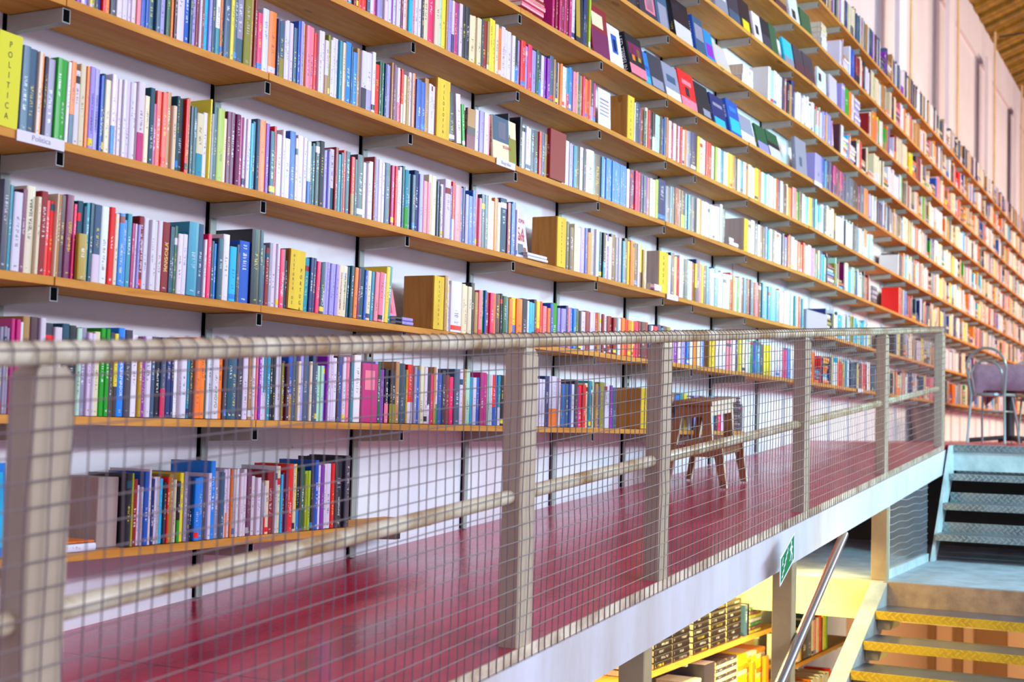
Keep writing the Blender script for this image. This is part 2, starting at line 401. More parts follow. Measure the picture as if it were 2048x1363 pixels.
# roof: corrugated boards rising from the eave
def roofm():
    m = mat('roof_corrugated', lin('8a6420'), .6); t = NT(m); g = t.n('ShaderNodeNewGeometry'); sp = t.n('ShaderNodeSeparateXYZ'); t.l(g.outputs['Position'], sp.inputs[0])
    wv = t.math('SINE', t.math('MULTIPLY', sp.outputs[0], 34.)); nz = t.noise(t.world((1, 4, 1)), 3, 5)
    st = t.math('GREATER_THAN', t.math('SINE', t.math('MULTIPLY', sp.outputs[1], 46.)), .1)
    c = t.ramp(nz, [(.3, lin('7c5a0c')), (.7, lin('a67c14'))])
    c = t.mix(t.math('MULTIPLY', t.math('GREATER_THAN', wv, .2), .5), c, lin('5c4808'))
    t.base(t.mix(t.math('MULTIPLY', st, .18), c, lin('4a3a10'))); t.bump(wv, .6, .03)
    return m
b = MB(); z0, y0 = 5.52, YW + .1
nx = 120
for i in range(nx):
    X0 = 8 + i * .25; X1 = X0 + .25; h = .05 if i % 2 else 0
    b.hexa([(X0, y0 + yoff(X0) + .2, z0 + h), (X1, y0 + yoff(X1) + .2, z0 + h), (X1, y0 - 5, z0 + 2.3 + h), (X0, y0 - 5, z0 + 2.3 + h)],
           [(X0, y0 + yoff(X0) + .2, z0 + .09), (X1, y0 + yoff(X1) + .2, z0 + .09), (X1, y0 - 5, z0 + 2.39), (X0, y0 - 5, z0 + 2.39)])
struct('ceiling', b, roofm())
for k, X in enumerate((20.2, 24.5, 28.8)):
    b = MB(); b.tube([(X, YW + yoff(X) - .02, 5.5), (X - .2, YW - 2.2, 5.62), (X - .5, YW - 5, 5.75)], .012, 8)
    tag(b.build('roof_tie_rod', BLACKM), ['thin dark tie rod under the wooden roof, nearer one', 'thin dark tie rod under the wooden roof, farther one', 'thin dark tie rod under the roof beyond the picture'][k], 'rod', 'roof tie rods')
b = MB(); b.box((e - .2, -8, -4), (e, YW + 2, 9)); struct('wall_far', b, WALLUP)

# ramp floor
b = MB(); XT = 9.80
L = [(.2, zramp(.2)), (XT, UPZ)]
b.hexa([(.2, fy(.2) + .004, L[0][1] - .05), (XT, fy(XT) + .004, UPZ - .05), (XT, YW + yoff(XT), UPZ - .05), (.2, YW, L[0][1] - .05)],
       [(.2, fy(.2) + .004, L[0][1]), (XT, fy(XT) + .004, UPZ), (XT, YW + yoff(XT), UPZ), (.2, YW, L[0][1])])
struct('floor', b, FLOORM)
b = MB(); b.hexa([(XT, -6, UPZ - .16), (e, -6, UPZ - .16), (e, YW + yoff(e), UPZ - .16), (XT, YW + yoff(XT), UPZ - .16)], [(XT, -6, UPZ), (e, -6, UPZ), (e, YW + yoff(e), UPZ), (XT, YW + yoff(XT), UPZ)])
struct('floor_upper', b, FLOORM)
# the skirting along the ramp
b = MB(); b.hexa([(.2, YW - .012, zramp(.2)), (XT, YW - .012 + yoff(XT), UPZ), (XT, YW + yoff(XT), UPZ), (.2, YW, zramp(.2))], [(.2, YW - .012, zramp(.2) + .03), (XT, YW - .012 + yoff(XT), UPZ + .03), (XT, YW + yoff(XT), UPZ + .03), (.2, YW, zramp(.2) + .03)])
struct('baseboard_left', b, WALL)
# landing slab, its worn edge, and the dark space behind the open stairs
LX = 7.74
b = MB(); b.box((LX + .01, -3, LANDZ - .21), (11.5, YW + .1, LANDZ)); struct('floor_landing', b, CONC)
b = MB(); b.box((LX, -3, LANDZ - .21), (LX + .012, 1.79, LANDZ - .004)); struct('trim_1', b, CONCF)
b = MB(); b.box((LX, 1.79, LANDZ - .21), (LX + .012, YW, LANDZ - .004)); struct('trim_2', b, CREAM)
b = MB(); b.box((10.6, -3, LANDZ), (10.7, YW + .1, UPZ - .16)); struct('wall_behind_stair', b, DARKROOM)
# lower room
b = MB(); b.box((0, -6, -3.3), (e, YW, -3.2)); struct('floor_lower', b, CONC)
b = MB(); b.box((15.0, -6, -3.3), (15.2, YW + .6, LANDZ - .2)); 
struct('wall_lower', b, ORANGE)
b = MB()
for pl_, pr_ in ((1783, 1803), (1854, 1870), (1911, 1924), (1953, 2013)):
    y_ = [ray(p_, 1290) for p_ in (pl_, pr_)]; y_ = [float(q_[1] * 14.92 / q_[0]) for q_ in y_]; b.box((14.92, y_[1], -3.3), (15.0, y_[0], LANDZ - .2))
struct('trim_3', b, ORANGED)
b = MB(); b.hexa([(8.42, YW - .012, -3.2), (15.0, YW - .012 + yoff(15.), -3.2), (15.0, YW + yoff(15.), -3.2), (8.42, YW, -3.2)], [(8.42, YW - .012, LANDZ - .211), (15.0, YW - .012 + yoff(15.), LANDZ - .211), (15.0, YW + yoff(15.), LANDZ - .211), (8.42, YW, LANDZ - .211)]); struct('trim_4', b, ORANGE)
b = MB(); b.box((11.5, -6, LANDZ - .3), (e, YW + .6, LANDZ - .2)); struct('ceiling_lower', b, ORANGED)

# ------------------------------------------------------------------ shelf boards and uprights
uprights = [1.72, 2.533, 3.341, 4.147, 4.938, 5.734, 6.531, 6.95, 7.80, 8.65]
X = 9.25
while X < XEND: uprights.append(X); X += .645
ordw = lambda n: f"{n}{'th' if 10 <= n % 100 <= 20 else {1: 'st', 2: 'nd', 3: 'rd'}.get(n % 10, 'th')}"
joints1 = [1.2, 2.533, 3.341, 4.938, 5.734, 6.531, 7.80, 9.05]
for row, z in ROWZ.items():
    js = [j for j in joints1 if j <= RX.get(row, (0, 99))[1] + .01]
    if row == 'D': js = [1.2, 2.533, 3.341, 4.36]
    if row not in RX: js += [9.9 + 2.58 * i for i in range(8)]
    for k in range(len(js) - 1):
        a, c = js[k] + .0012, js[k + 1] - .0012
        dy = rnd.uniform(-.004, .004)
        b = MB(); q = [(a, YF + dy + yoff(a)), (c, YF + dy + yoff(c)), (c, YW - .018 + yoff(c)), (a, YW - .018 + yoff(a))]
        n_ = 8; sag = .0018
        for i in range(n_):
            t0, t1 = i / n_, (i + 1) / n_
            def lp(p, r, t): return (p[0] + (r[0] - p[0]) * t, p[1] + (r[1] - p[1]) * t)
            s0, s1 = -sag * math.sin(math.pi * t0) , -sag * math.sin(math.pi * t1)
            A, B, C, Dp = lp(q[0], q[1], t0), lp(q[0], q[1], t1), lp(q[3], q[2], t1), lp(q[3], q[2], t0)
            vs = [(*A, z + s0), (*B, z + s1), (*C, z + s1), (*Dp, z + s0), (*A, z + TH + s0), (*B, z + TH + s1), (*C, z + TH + s1), (*Dp, z + TH + s0)]
            fs = [(3, 2, 1, 0), (4, 5, 6, 7), (0, 1, 5, 4), (2, 3, 7, 6)]
            if i == 0: fs.append((3, 0, 4, 7))
            if i == n_ - 1: fs.append((1, 2, 6, 5))
            b.add(vs, fs)
        o = b.build('shelf_board', PINE, origin=(a, YF, z))
        tag(o, f'pine shelf board, {ordw(k + 1)} length from the left on the {RNAME[row]}', 'shelf', f'pine boards of the {RNAME[row]}')
for k, X in enumerate(uprights):
    near = X < BEND; yo = yoff(X); top = 3.0; bot = zramp(X) if X < XT else UPZ
    if near and X < 4.2: bot = zramp(X)
    u = empty('shelf_upright', (X, YW + yo, bot), f'grey steel shelf upright with bracket arms, {ordw(k + 1)} along the wall from the left', 'shelf support', 'shelf uprights on the book wall')
    b = MB(); b.box((X + .002, YW + yo - .016, bot), (X + .03, YW + yo, top)); b.box((X - .003, YW + yo - .010, bot), (X + .002, YW + yo, top), 1)  # second box: dark strip painting the shadow along the channel's left side
    part('channel', b, [UPRIGHT, DARK] if near else [UPFAR, UPFAR], u)
    for row, z in ROWZ.items():
        lo, hi = RX.get(row, (0, 99))
        if not lo < X < hi + .02: continue
        b = MB(); w_ = .026; yf = YF + yo + .012; yb = YW + yo - .014; h0, h1 = .038, .046
        # tapered hollow arm with a pale rim and black mouth
        x0, x1 = X, X + w_
        b.add([(x0, yf, z - h0), (x1, yf, z - h0), (x1, yf, z - .0022), (x0, yf, z - .0022), (x0, yb, z - h1), (x1, yb, z - h1), (x1, yb, z - .0022), (x0, yb, z - .0022)],
              [(4, 5, 6, 7), (0, 1, 5, 4), (1, 2, 6, 5), (2, 3, 7, 6), (3, 0, 4, 7)], 0)
        r = .0019
        b.add([(x0, yf, z - h0), (x1, yf, z - h0), (x1, yf, z - .0022), (x0, yf, z - .0022), (x0 + r, yf, z - h0 + r), (x1 - r, yf, z - h0 + r), (x1 - r, yf, z - .0022 - r), (x0 + r, yf, z - .0022 - r)],
              [(0, 1, 5, 4), (1, 2, 6, 5), (2, 3, 7, 6), (3, 0, 4, 7)], 1)
        b.add([(x0 + r, yf + .001, z - h0 + r), (x1 - r, yf + .001, z - h0 + r), (x1 - r, yf + .004, z - .0022 - r), (x0 + r, yf + .001, z - .0022 - r)], [(0, 1, 2, 3)], 2)
        part('bracket_arm', b, [BRACKET, UPRIGHT, DARK], u)

# ------------------------------------------------------------------ books
def lum(c): return .2126 * c[0] + .7152 * c[1] + .0722 * c[2]
class Raw:
    def __init__(s): s.v = []; s.f = []; s.c = []; s.k = []; s.uv = []; s.sd = []; s.mi = []
    def face(s, idx, col, ink, uv=None, seed=(0, .2), mi=0):
        s.f.append(idx); s.c.append(col); s.k.append(ink); s.uv.append(uv or [(-1, -1)] * len(idx)); s.sd.append(seed); s.mi.append(mi)
PCOL = LIN['c']
def cover_geo(R, w_, d, h, bands, side, ink, seed, M, patches=()):
    t = min(.0016, w_ * .2)
    prof = [(0, d), (0, .0014), (.10 * w_, -.0006), (.34 * w_, -.0016), (.66 * w_, -.0016), (.90 * w_, -.0006), (w_, .0014), (w_, d)]
    zs = [0.] + [b[0] * h for b in bands]; n = len(prof); k0 = len(R.v)
    for z in zs:
        for p in prof: R.v.append(M @ Vector((p[0], p[1], z)))
    for r in range(len(zs) - 1):
        col = bands[r][1]; v0, v1 = zs[r] / h, zs[r + 1] / h
        for i in range(n - 1):
            a = k0 + r * n + i
            spine = 1 <= i <= 5
            if spine: u0, u1 = prof[i][0] / w_, prof[i + 1][0] / w_; uv = [(u0, v0), (u1, v0), (u1, v1), (u0, v1)]
            else: uv = None
            R.face((a, a + 1, a + n + 1, a + n), col if spine else side, ink, uv, (seed, h))
    inn = [(w_ - t, d), (w_ - t, t), (t, t), (t, d)]
    for z, ring in ((0., k0), (h, k0 + (len(zs) - 1) * n)):
        m0 = len(R.v); R.v += [M @ Vector((p[0], p[1], z)) for p in inn]
        idx = [ring + i for i in range(n)] + [m0 + i for i in range(4)]
        R.face(tuple(idx if z > 0 else idx[::-1]), side, ink)
    for (u0, u1, v0, v1, c) in patches:
        m0 = len(R.v); x = w_ + .0005; R.v += [M @ Vector(q) for q in ((x, u0 * d, v0 * h), (x, u1 * d, v0 * h), (x, u1 * d, v1 * h), (x, u0 * d, v1 * h))]
        R.face((m0, m0 + 1, m0 + 2, m0 + 3), c, ink)
def pages_geo(R, w_, d, h, M, inset=.0025):
    t = min(.0016, w_ * .2); k0 = len(R.v); y1 = d - .003
    for z in (inset, h - inset):
        for p in ((t, t * .9), (w_ - t, t * .9), (w_ - t, y1), (t, y1)): R.v.append(M @ Vector((p[0], p[1], z)))
    for f in ((3, 2, 1, 0), (4, 5, 6, 7), (0, 1, 5, 4), (1, 2, 6, 5), (2, 3, 7, 6), (3, 0, 4, 7)): R.face(tuple(k0 + i for i in f), PCOL, PCOL, mi=1)
def raw_mesh(R, name, mats):
    me = bpy.data.meshes.new(name); me.from_pydata([tuple(v) for v in R.v], [], R.f); me.update()
    for m in mats: me.materials.append(m)
    me.polygons.foreach_set('material_index', R.mi)
    n = [len(f) for f in R.f]
    for nm, src in (('Col', R.c), ('Ink', R.k)):
        a = me.color_attributes.new(nm, 'FLOAT_COLOR', 'CORNER'); arr = np.repeat(np.array([(*c, 1.) for c in src], np.float32), n, axis=0); a.data.foreach_set('color', arr.ravel())
    u = me.uv_layers.new(name='spine'); u.data.foreach_set('uv', np.array([q for f in R.uv for q in f], np.float32).ravel())
    u = me.uv_layers.new(name='seed'); u.data.foreach_set('uv', np.repeat(np.array(R.sd, np.float32), n, axis=0).ravel())
    return me

SPECS = []
def jit(c, a=.07):
    return tuple(max(0., min(1., x * (1 + rnd.uniform(-a, a)))) for x in c)
def add_spec(row, X, w_, h, d, ca, cb=None, lean=0., kind='spine', split=.36, patches=(), title=None, M=None, lm=None, ydy=None, label=None, px=None):
    base = LIN[ca]; main = jit(base)
    if kind == 'spine' and ca in 'kKBTdGN': d = d
    if cb: bands = [(split, jit(LIN[cb])), (1., main)]
    else:
        bands = [(1., main)]; q = rnd.random()
        if kind == 'spine' and q < .13: bands = [(.04, main), (.13, jit(LIN[rnd.choice('WkryBuw')])), (1., main)]
        elif kind == 'spine' and q < .21: e_ = rnd.uniform(.72, .88); bands = [(e_, main), (min(.97, e_ + .10), jit(LIN[rnd.choice('WkrRyTw')])), (1., main)]
    L = lum(main)
    ink = rnd.choice([(.03, .03, .04), (.03, .03, .04), LIN['R'], LIN['B']]) if L > .3 else rnd.choice([(.85, .85, .85), (.85, .85, .85), LIN['y'], LIN['w']])
    z = ROWZ.get(row, 0) + TH
    if M is None:
        y = YF + (ydy if ydy is not None else rnd.uniform(.006, .016)) + yoff(X)
        M = Matrix.Translation((X, y, z + .0008 + abs(math.sin(lean)) * w_)) @ Matrix.Rotation(yaw(X), 4, 'Z') @ Matrix.Rotation(lean, 4, 'Y')
    s = dict(row=row, X=X, w=w_, h=h, d=d, bands=bands, side=main, ink=ink, M=M, kind=kind, c=ca, c2=cb, patches=patches, title=title, seed=rnd.random(), lm=lm, label=label, gloss=rnd.random() < .62)
    ctr = M @ Vector((w_ / 2, 0 if kind != 'face' else d / 2, h / 2))
    x, y, dp = proj(ctr)
    cs = [proj(M @ Vector(q)) for q in ((0, 0, 0), (w_, 0, 0), (0, 0, h), (w_, 0, h), (w_, d, 0), (w_, d, h))]
    if kind == 'face': ar = (max(q[0] for q in cs) - min(q[0] for q in cs)) * (max(q[1] for q in cs) - min(q[1] for q in cs)) * .6
    else:
        ar = abs(cs[1][0] - cs[0][0]) * abs(cs[2][1] - cs[0][1])
        if kind == 'lying': ar = abs(cs[2][0] - cs[0][0]) * max(3., abs(cs[1][1] - cs[0][1]))
    if not (-4 < x < 2052 and 6 < y < 1358): ar = 0
    s['area'] = ar; s['px'] = (x, y); SPECS.append(s); return s

TOK = re.compile(r'(\d+)([A-Za-z])(?:/([A-Za-z]))?(\d+(?:\.\d+)?)?')
def books(row, ox, start, toks, hdef=20., lean=0., dmul=1., hmul=1.):
    x = ox + start / 4; Xa = Xpx(x, row)
    for m in TOK.finditer(toks):
        xe = ox + int(m.group(1)) / 4; Xb = Xpx(xe, row)
        h = float(m.group(4)) if m.group(4) else hdef + rnd.uniform(-.9, .9)
        h = (h + rnd.uniform(-.15, .15)) / 100 * 1.02 * hmul
        d = (.125 + .35 * (h - .17) + rnd.uniform(-.006, .008)) * dmul
        add_spec(row, Xa + .0004, max(.003, Xb - Xa - .0009), h, min(d, .185), m.group(2), m.group(3), math.radians(lean + rnd.uniform(-.25, .25) * (lean == 0) * 0))
        Xa = Xb
MIX_L = 'WWWwwccttTddbBkKrRpmvuyonasegG'
MIX_P = 'WWWwwwccctsukdTrgye'
MIX_R = 'WWWWWWWwwwwwccccccccnnnyyooprRkKNbBsgaa'
def fill(row, Xa, Xb, pal, hdef=20., stackp=.04, lo=.007, hi=.028, gapp=.01):
    X = Xa
    if pal is MIX_R: lo, hi = .010, .038
    while X < Xb:
        q = rnd.random()
        if q < stackp and X + .26 < Xb:
            n_ = rnd.randint(3, 9); z = 0.; c = rnd.choice(pal); L_ = rnd.uniform(.13, .20)
            for i in range(n_):
                t = rnd.uniform(.012, .026)
                if z + t > .24: break
                lying(row, X, L_, t, c if rnd.random() < .35 else rnd.choice(pal), z); z += t
            X += L_ + .006; continue
        if q < stackp + gapp: X += rnd.uniform(.02, .08); continue
        run = 1 if rnd.random() < .72 else rnd.randint(2, 6)
        c = rnd.choice(pal); wd = rnd.uniform(lo, hi); h = hdef + rnd.uniform(-2.2, 2.6); c2 = rnd.choice(pal) if rnd.random() < .12 else None
        for i in range(run):
            if X + wd > Xb: return
            add_spec(row, X + .0004, wd - .0009, (h + rnd.uniform(-.1, .1)) / 100, rnd.uniform(.13, .165), c, c2); X += wd
        if run == 1 and rnd.random() < .05: X += .004
def lying(row, X, length, t, c, zoff=0., cb=None, d=.14, dy=None, label=None):
    z = ROWZ[row] + TH + zoff
    M = Matrix.Translation((X, YF + (.012 + rnd.uniform(-.004, .012) if dy is None else dy) + yoff(X), z + t)) @ Matrix.Rotation(yaw(X) + rnd.uniform(-.02, .02), 4, 'Z') @ Matrix.Rotation(math.pi / 2, 4, 'Y')
    return add_spec(row, X, t - .0008, length, d, c, cb, kind='lying', M=M, label=label)
def face(row, pxl, pxr, h, c, patches=(), thick=.02, lean=12., title=None, label=None, dy=.03, spine=None, lm=None):
    Xa, Xb = Xpx(pxl, row, .04), Xpx(pxr, row, .04); d = max(.06, min(.24, Xb - Xa)); z = ROWZ[row] + TH
    M = Matrix.Translation((Xa, YF + dy + thick + yoff(Xa), z + .001)) @ Matrix.Rotation(yaw(Xa), 4, 'Z') @ Matrix.Rotation(-math.radians(lean), 4, 'X') @ Matrix.Rotation(-math.pi / 2, 4, 'Z')
    s = add_spec(row, Xa, thick, h / 100, d, c, None, kind='face', M=M, patches=[(*p[:4], jit(LIN[p[4]], .03)) for p in patches], title=title, label=label, lm=lm)
    s['bands'] = [(1., LIN[spine] if spine else s['side'])]
    return s
DIVS = []
def divider(row, pl, pr, text, h, wood='v', lean=0., depth=.165, yel=True, cols=1, word=None, mat_f=None, dy=.008):
    Xa, Xb = Xpx(pl, row, .11), Xpx(pr, row, .11); w_ = Xb - Xa; h /= 100; z = ROWZ[row] + TH
    a = math.radians(lean)
    word = word or text
    lab = (f'yellow-fronted wooden divider box lettered {word} on the {RNAME[row]}' if yel else word)
    u = empty('divider_box', (Xa, YF + dy + yoff(Xa), z + .0008 + abs(math.sin(a)) * w_), lab, 'divider', 'wooden section dividers', (0, a, yaw(Xa)))
    b = MB(); t = .012
    b.box((0, .003, 0), (w_, depth, h), bev=.002)
    b.build('body', DIV_WOOD if wood == 'v' else DIV_RAW, u, fix=False)
    if yel:
        b = MB(); b.box((.001, -.001, .001), (w_ - .001, .0029, h - .001)); b.build('front_panel', mat_f or DIV_YEL, u, fix=False)
        b = MB(); cl = text if cols > 1 else [text]
        for ci, tx in enumerate(cl):
            n_ = len(tx); step = h * .86 / max(n_, 6); x = w_ * (.5 if cols == 1 else (.25 + .5 * ci)); z1 = h * (.93 if ci == 0 else .72)
            for i, ch in enumerate(tx):
                if ch != ' ': put_text(b, ch, (x, -.0016, z1 - step * (i + .5)), (1, 0, 0), (0, 0, 1), step * .62, .8)
        b.build('lettering', INK, u, fix=False)
    DIVS.append((row, Xa, word)); return u

# --- lowest short shelf
divider('D', 208, 249, '', 18.0, 'r', yel=False, word='plain brown wooden divider box, unlettered, on the lowest short shelf', depth=.15, dy=.03)
face('D', -40, 12, 22, 'u', [(.1, .9, .1, .9, 's')], .03, 4, label='sky-blue textured book standing at the left picture edge on the lowest shelf', dy=.01)
lying('D', Xpx(120, 'D', .02), .105, .020, 'W', 0, label='white book lying flat in front of the plain brown divider box', dy=-.006, d=.1)
lying('D', Xpx(121, 'D', .02), .10, .006, 'o', .021, label='thin orange booklet lying on the white flat book', dy=-.002, d=.1)
books('D', 0, 1003, '1045k18.5 1060l18.5 1100R17 1125w15.5 1145w15 1180b19 1200w19.5 1230B17 1258w17.5 1285w17.5 1310s17 1330K16 1345r17.5 1365O18 1385n18 1415c16.5 1440k/g16 1470y18.5 1500a18.5 1525B17 1550k17 1590u17 1630u17 1655K17 1680w18 1720u21.5 1755a18.5 1790d18 1808w19 1826w/o19 1845w19 1860o19 1880w19 1900w19 1920w19 1945w18 1970w19 1995M18.5 2020M18.5 2048w17', 18, 0)
books('D', 512, 0, '22w16.5 45w16.5 58w15 70w/r14 100c15.5 150R18.5 165W19.5 190c19.5 205s17 225M17.5 245M17.5 258r15.5 290r20 310c20 325y20 350k/u18 380G20 395O17 418l18 440l18 462k17 492b21 515w19.5 545P19.5 568w20 605w20 630r20 702k22 742K22.5', 18)
# --- second shelf up
face('C', -60, -30, 20, 'a', label=None)
books('C', 0, 0, '28a20 54a20 80a20 112m22 147m22 172W21.5 230n23 300N23 345w23 420K22 480w21 540T22 600k22 640e21.5 690a21.5 722w20.5 755w20.5 800c21 838g22 870g22 905K21 935y/K21 990u22.5 1050K22 1100W21 1130Y20 1160P20.5 1215w21 1250d21 1290k21 1330d/h21 1370B21 1395B21 1425W21 1455w20 1500W20.5 1520t19.5 1555K20 1600o22 1640o21 1658G20 1700W21 1750w21 1790o21.5 1815K21 1860T21.5 1905d21.5 1945K21 1985w21 2015n20.5 2048w20.5', 21)
books('C', 512, 0, '15p20 36P21.5 55w21.5 82t/w22 110t22 135k21 160k21 200w21.5 215O17 240N/R17.5 265N17 300b/n22 330d22 350c18 375v20.5 430d21.5 450c18 470d21 495d18 520e17 540e17 555v17 570P20 595w21.5 612w21.5 640w20 660k20.5 685b20 707w18 730w20.5 755p20.5 775t19 828W21.5', 20.5)
s_ = face('C', 718, 748, 19.4, 'm', [(.15, .8, .55, .88, 'p')], .012, 0, label='big magenta book turned cover-out between white books behind the railing', dy=.0, lm='the magenta cover-out book', title=None)
books('C', 512, 950, '972v20 1000G20 1035P17.5 1065k/p18 1085k/O17.5 1115k/O17.5 1145n20.5 1190T20 1200u18 1215Y18 1260r/w20 1280a19.5 1310b18 1350c20 1375w19.5 1395K/w18 1415h17.5 1435n20 1450w/g19.5 1490b18 1515K19 1550R17.5 1580h17 1625d20 1650w20 1680n20 1720e20 1740s17.5 1765w17.5 1795b17.5 1822m19.5 1845m19.5 1870e19 1885w19 1915r/b19 1930u19 1950t/w19 1975k19 1985o19 2015c19 2048W19', 19)
books('C', 1024, 0, '40c18 100t19 150w19 200P18 245w19 265w19 300B20.5 322w/o20.5 342w/o20.5 362w/o20.5 380w20 395r20 412d18 430u18 455d18 475b18 500w18 525K20 542m17 566r18 590r18 612c19 630t20 650R18 665e20 685n19 705b18 735O20 758w20 780w20 800P19 832d18', 19)
divider('C', 1281, 1294, 'LINGUAS', 19.5, depth=.18)
books('C', 1024, 1085, '1120w 1150c 1180W 1215u 1240t 1270w 1300n 1340u 1370t 1400y 1430w 1455k 1490v 1515k 1540t 1565w 1590G 1620s 1650k 1680h 1700w 1735W', 17.5)
for i in range(17): lying('C', Xpx(1460, 'C'), .17, .0112, 'kKka'[i % 4], .0113 * i, d=.15, dy=.012)
books('C', 1024, 1822, '1850T15 1866W14', 14)
# --- third shelf up
books('B', 0, 0, '60K21 90t20 160w18.5 200M19.5 275c20.5 305c18.5 360R20 395r18 430r18 445c20 475n20 515N20 575M20.5 600h18.5 630T19.5 660T19.5 685d18.5 715t19.5 745T19.5 805d/w19.5 865W19.5 905r19.5 935c18 980u18.5 1015u17 1055t19 1075m16.5 1092w16.5 1110v16.5 1150R18.8 1190w18.5 1220w18.3 1250w18.3 1285w18.3 1345R18.5 1370T17.5 1390T17.8 1415G18 1455w16.2 1495w16.2 1575t20 1618d20', 19, lean=1.2)
books('B', 0, 1620, '1640w15.8 1660h16 1690h17.6 1715T16 1735u15.5 1780T17 1832w18.5 1885s15.3 1905K16.2 1915n14 1998b17.6', 17, lean=.8)
books('B', 512, -45, '20k21.5 52T21.8', 21)
books('B', 512, 54, '75d17.8 105R17 125a18.6 158w18.8 180w18.8 215h17.4 240T17.6 258K14.5', 17.5, lean=.8)
add_spec('B', Xpx(146, 'B', .06), .029, .115, .010, 'Y', ydy=-.006, label='small mustard booklet standing in front of the plum book on the third shelf')
divider('B', 575.5, 606, ['HISTORIA DE', 'PORTUGAL'], 18.4, lean=2.2, cols=2, word='HISTORIA DE PORTUGAL', depth=.15)
books('B', 512, 385, '425t16.4 450B16.6 475B16.6 505h15.8 540T15.8 563v16.2 586v16.2 608v16.2 631v16.2 655v16.2 690c16.2 730c16.2 752T16.2 778T16.5 806o16.2 826M16.2 870T16.8 890b16.2 920c16.2 945t16 975p16.2 1010p16.2 1028w16 1056y18.6 1086t18.8', 16.2, lean=2.6)
face('B', 787, 803, 12.5, 'p', [(.1, .6, .3, .55, 'h'), (.2, .7, .05, .25, 'v')], .01, 12, label='pink cover-out booklet leaning beside the PSICOLOGIA divider', dy=.03)
lying('B', Xpx(784, 'B', .02), .11, .013, 'v', 0, 'k', d=.09, label='lower of two small violet and black books lying before the PSICOLOGIA divider', dy=-.004)
lying('B', Xpx(784, 'B', .02), .11, .013, 'v', .0135, 'k', d=.09, label='upper of two small violet and black books lying before the PSICOLOGIA divider', dy=-.004)
divider('B', 866, 886, 'PSICOLOGIA', 19.3, depth=.128)
books('B', 512, 1502, '1527n19.5 1542c19 1556w17 1640W18.2 1668c17.8 1697c17.5 1728c17.5 1756k19.2 1782n16 1810p17 1825g17 1840b17 1870R16.6 1900h16.5 1915o16.5 1955N16.6 1972k17 2005G16.5 2020s15.8 2048o15.6', 17.5)
books('B', 1024, 0, '35y/u16.5 80o16.5 120K17 135W16.5 160s16 180s16 200N17.5 225y/r17 250r17 280p15.5 300o15 325b17 370g17.5 390v16 412v16 432v16 450B17.5 470p17 490u17 512u17 540G17 560k16.5 592w16.5 625R17 645w16.8 665w16.8 680r16.8 700n17 722w17 738R16.8 758w16.8 782R16.5 806R16.6 832R16.5 850t16.5 880w16.5 905o17 925r16.8 950o16.5 965y16.5 985r16.5 1010h16.5 1030R17 1060N17 1090R17 1110d16 1130w16 1160r16 1190B17 1210t16 1240N17 1270O17 1300c17 1330P16.5 1360w16.5 1400v16.5 1425u16.5 1450W17 1480o 1500c 1520w 1545u', 16.5)
divider('B', 1418, 1430, 'TEATRO', 20, wood='v', depth=.17)
books('B', 1024, 1630, '1660w 1690W 1720w 1760p 1790W 1815B 1840y 1870c 1900W 1930g 1950b 1985t 2010T 2048y', 18)
books('B', 1536, 0, '20y 60W 90W 120w 150h 180u 215W 250g', 18)
fill('B', Xpx(1602, 'B'), Xpx(1700, 'B'), 'WWwwtskyorB', 18)
fill('B', Xpx(1700, 'B'), 13.5, 'WWkdBRroycT', 19)
# --- fourth shelf up (POLITICA)
divider('A', -12, 36, 'POLITICA', 22.6, lean=1.6, mat_f=DIV_LEMON)
books('A', 0, 156, '222d20.3 288d20.3 318c20 345o20 372K19.5 435a19.2 480g20 525g20 552W20 597o/d20.3', 20, lean=1.3)
books('A', 0, 600, '645w18.5 690c20.5 715o20.5 755v20.5 795v20.5 820b19 845T20 890c18.5 925W/u20.5 945w19.6 975w19.8 1005w19.8 1035w19.8 1065w19.8 1090w20 1145w/m20.5 1185c17.5 1225T20 1250m16 1290S20 1335S20 1370n20.5 1400c17 1425T20 1475k20 1500r20 1520n20.5 1545T18.5 1575T18.5 1630c/t17.5 1665W18 1680y22 1700a18 1735T20.5 1790l20.5 1815c18 1850M20.5 1885M20.5 1920M20.5 1945m20 1965w20 1985w20 2000w20 2020s19 2048d20', 20, lean=.5)
books('A', 512, 0, '25d 75o21 105P20.5 145T18.5 165r20.5 205W18.5 225W20 270w18 315b20.5 335c19 380w20 410w20 440W/b19 455T18 480T19 515k20 550K20.5 575v18 595v18 630w/T19 655R20 680t18 700d19 720r20 755T20 785r/n18.5 810T18 860K20 890W18 910w18 940W19 955R21 980v 1005w 1030w 1065d20 1080l20 1105m20 1125r20 1145w19 1165w 1185T21 1215t/g20 1245d19 1270d19 1305B21 1335v20 1365p18 1390p18 1415c21 1450c21 1465d 1480K18 1505w19 1550w21 1565b 1585r/w21 1635p20 1655b20 1675B20.5 1700v18 1735b18 1760b20.5 1780p20.5 1800p18 1825d20 1850d20 1875W20 1900c18.5 1925o20 1945W20 1965c19 2015d21 2040R20 2056u20', 20)
books('A', 1024, 9, '35b21 46W18', 20)
face('A', 1036, 1058, 19.5, 'w', [(.08, .6, .05, .28, 'd'), (.62, .86, .12, .22, 'R')], .012, 8, title=[('54', .5, .50, .055, INKR), ('DIAS', .5, .40, .022, INKR), ('SODOMA', .5, .78, .018, INKR)], label='pale pink cover-out book reading 54 DIAS left of the ANTROPOLOGIA divider', dy=.012)
lying('A', Xpx(1048, 'A', .02), .175, .012, 'W', 0, d=.11, label='lower of two white books lying before the ANTROPOLOGIA divider', dy=-.006)
lying('A', Xpx(1047, 'A', .02), .175, .013, 'W', .0125, d=.11, label='upper of two white books lying before the ANTROPOLOGIA divider', dy=-.006)
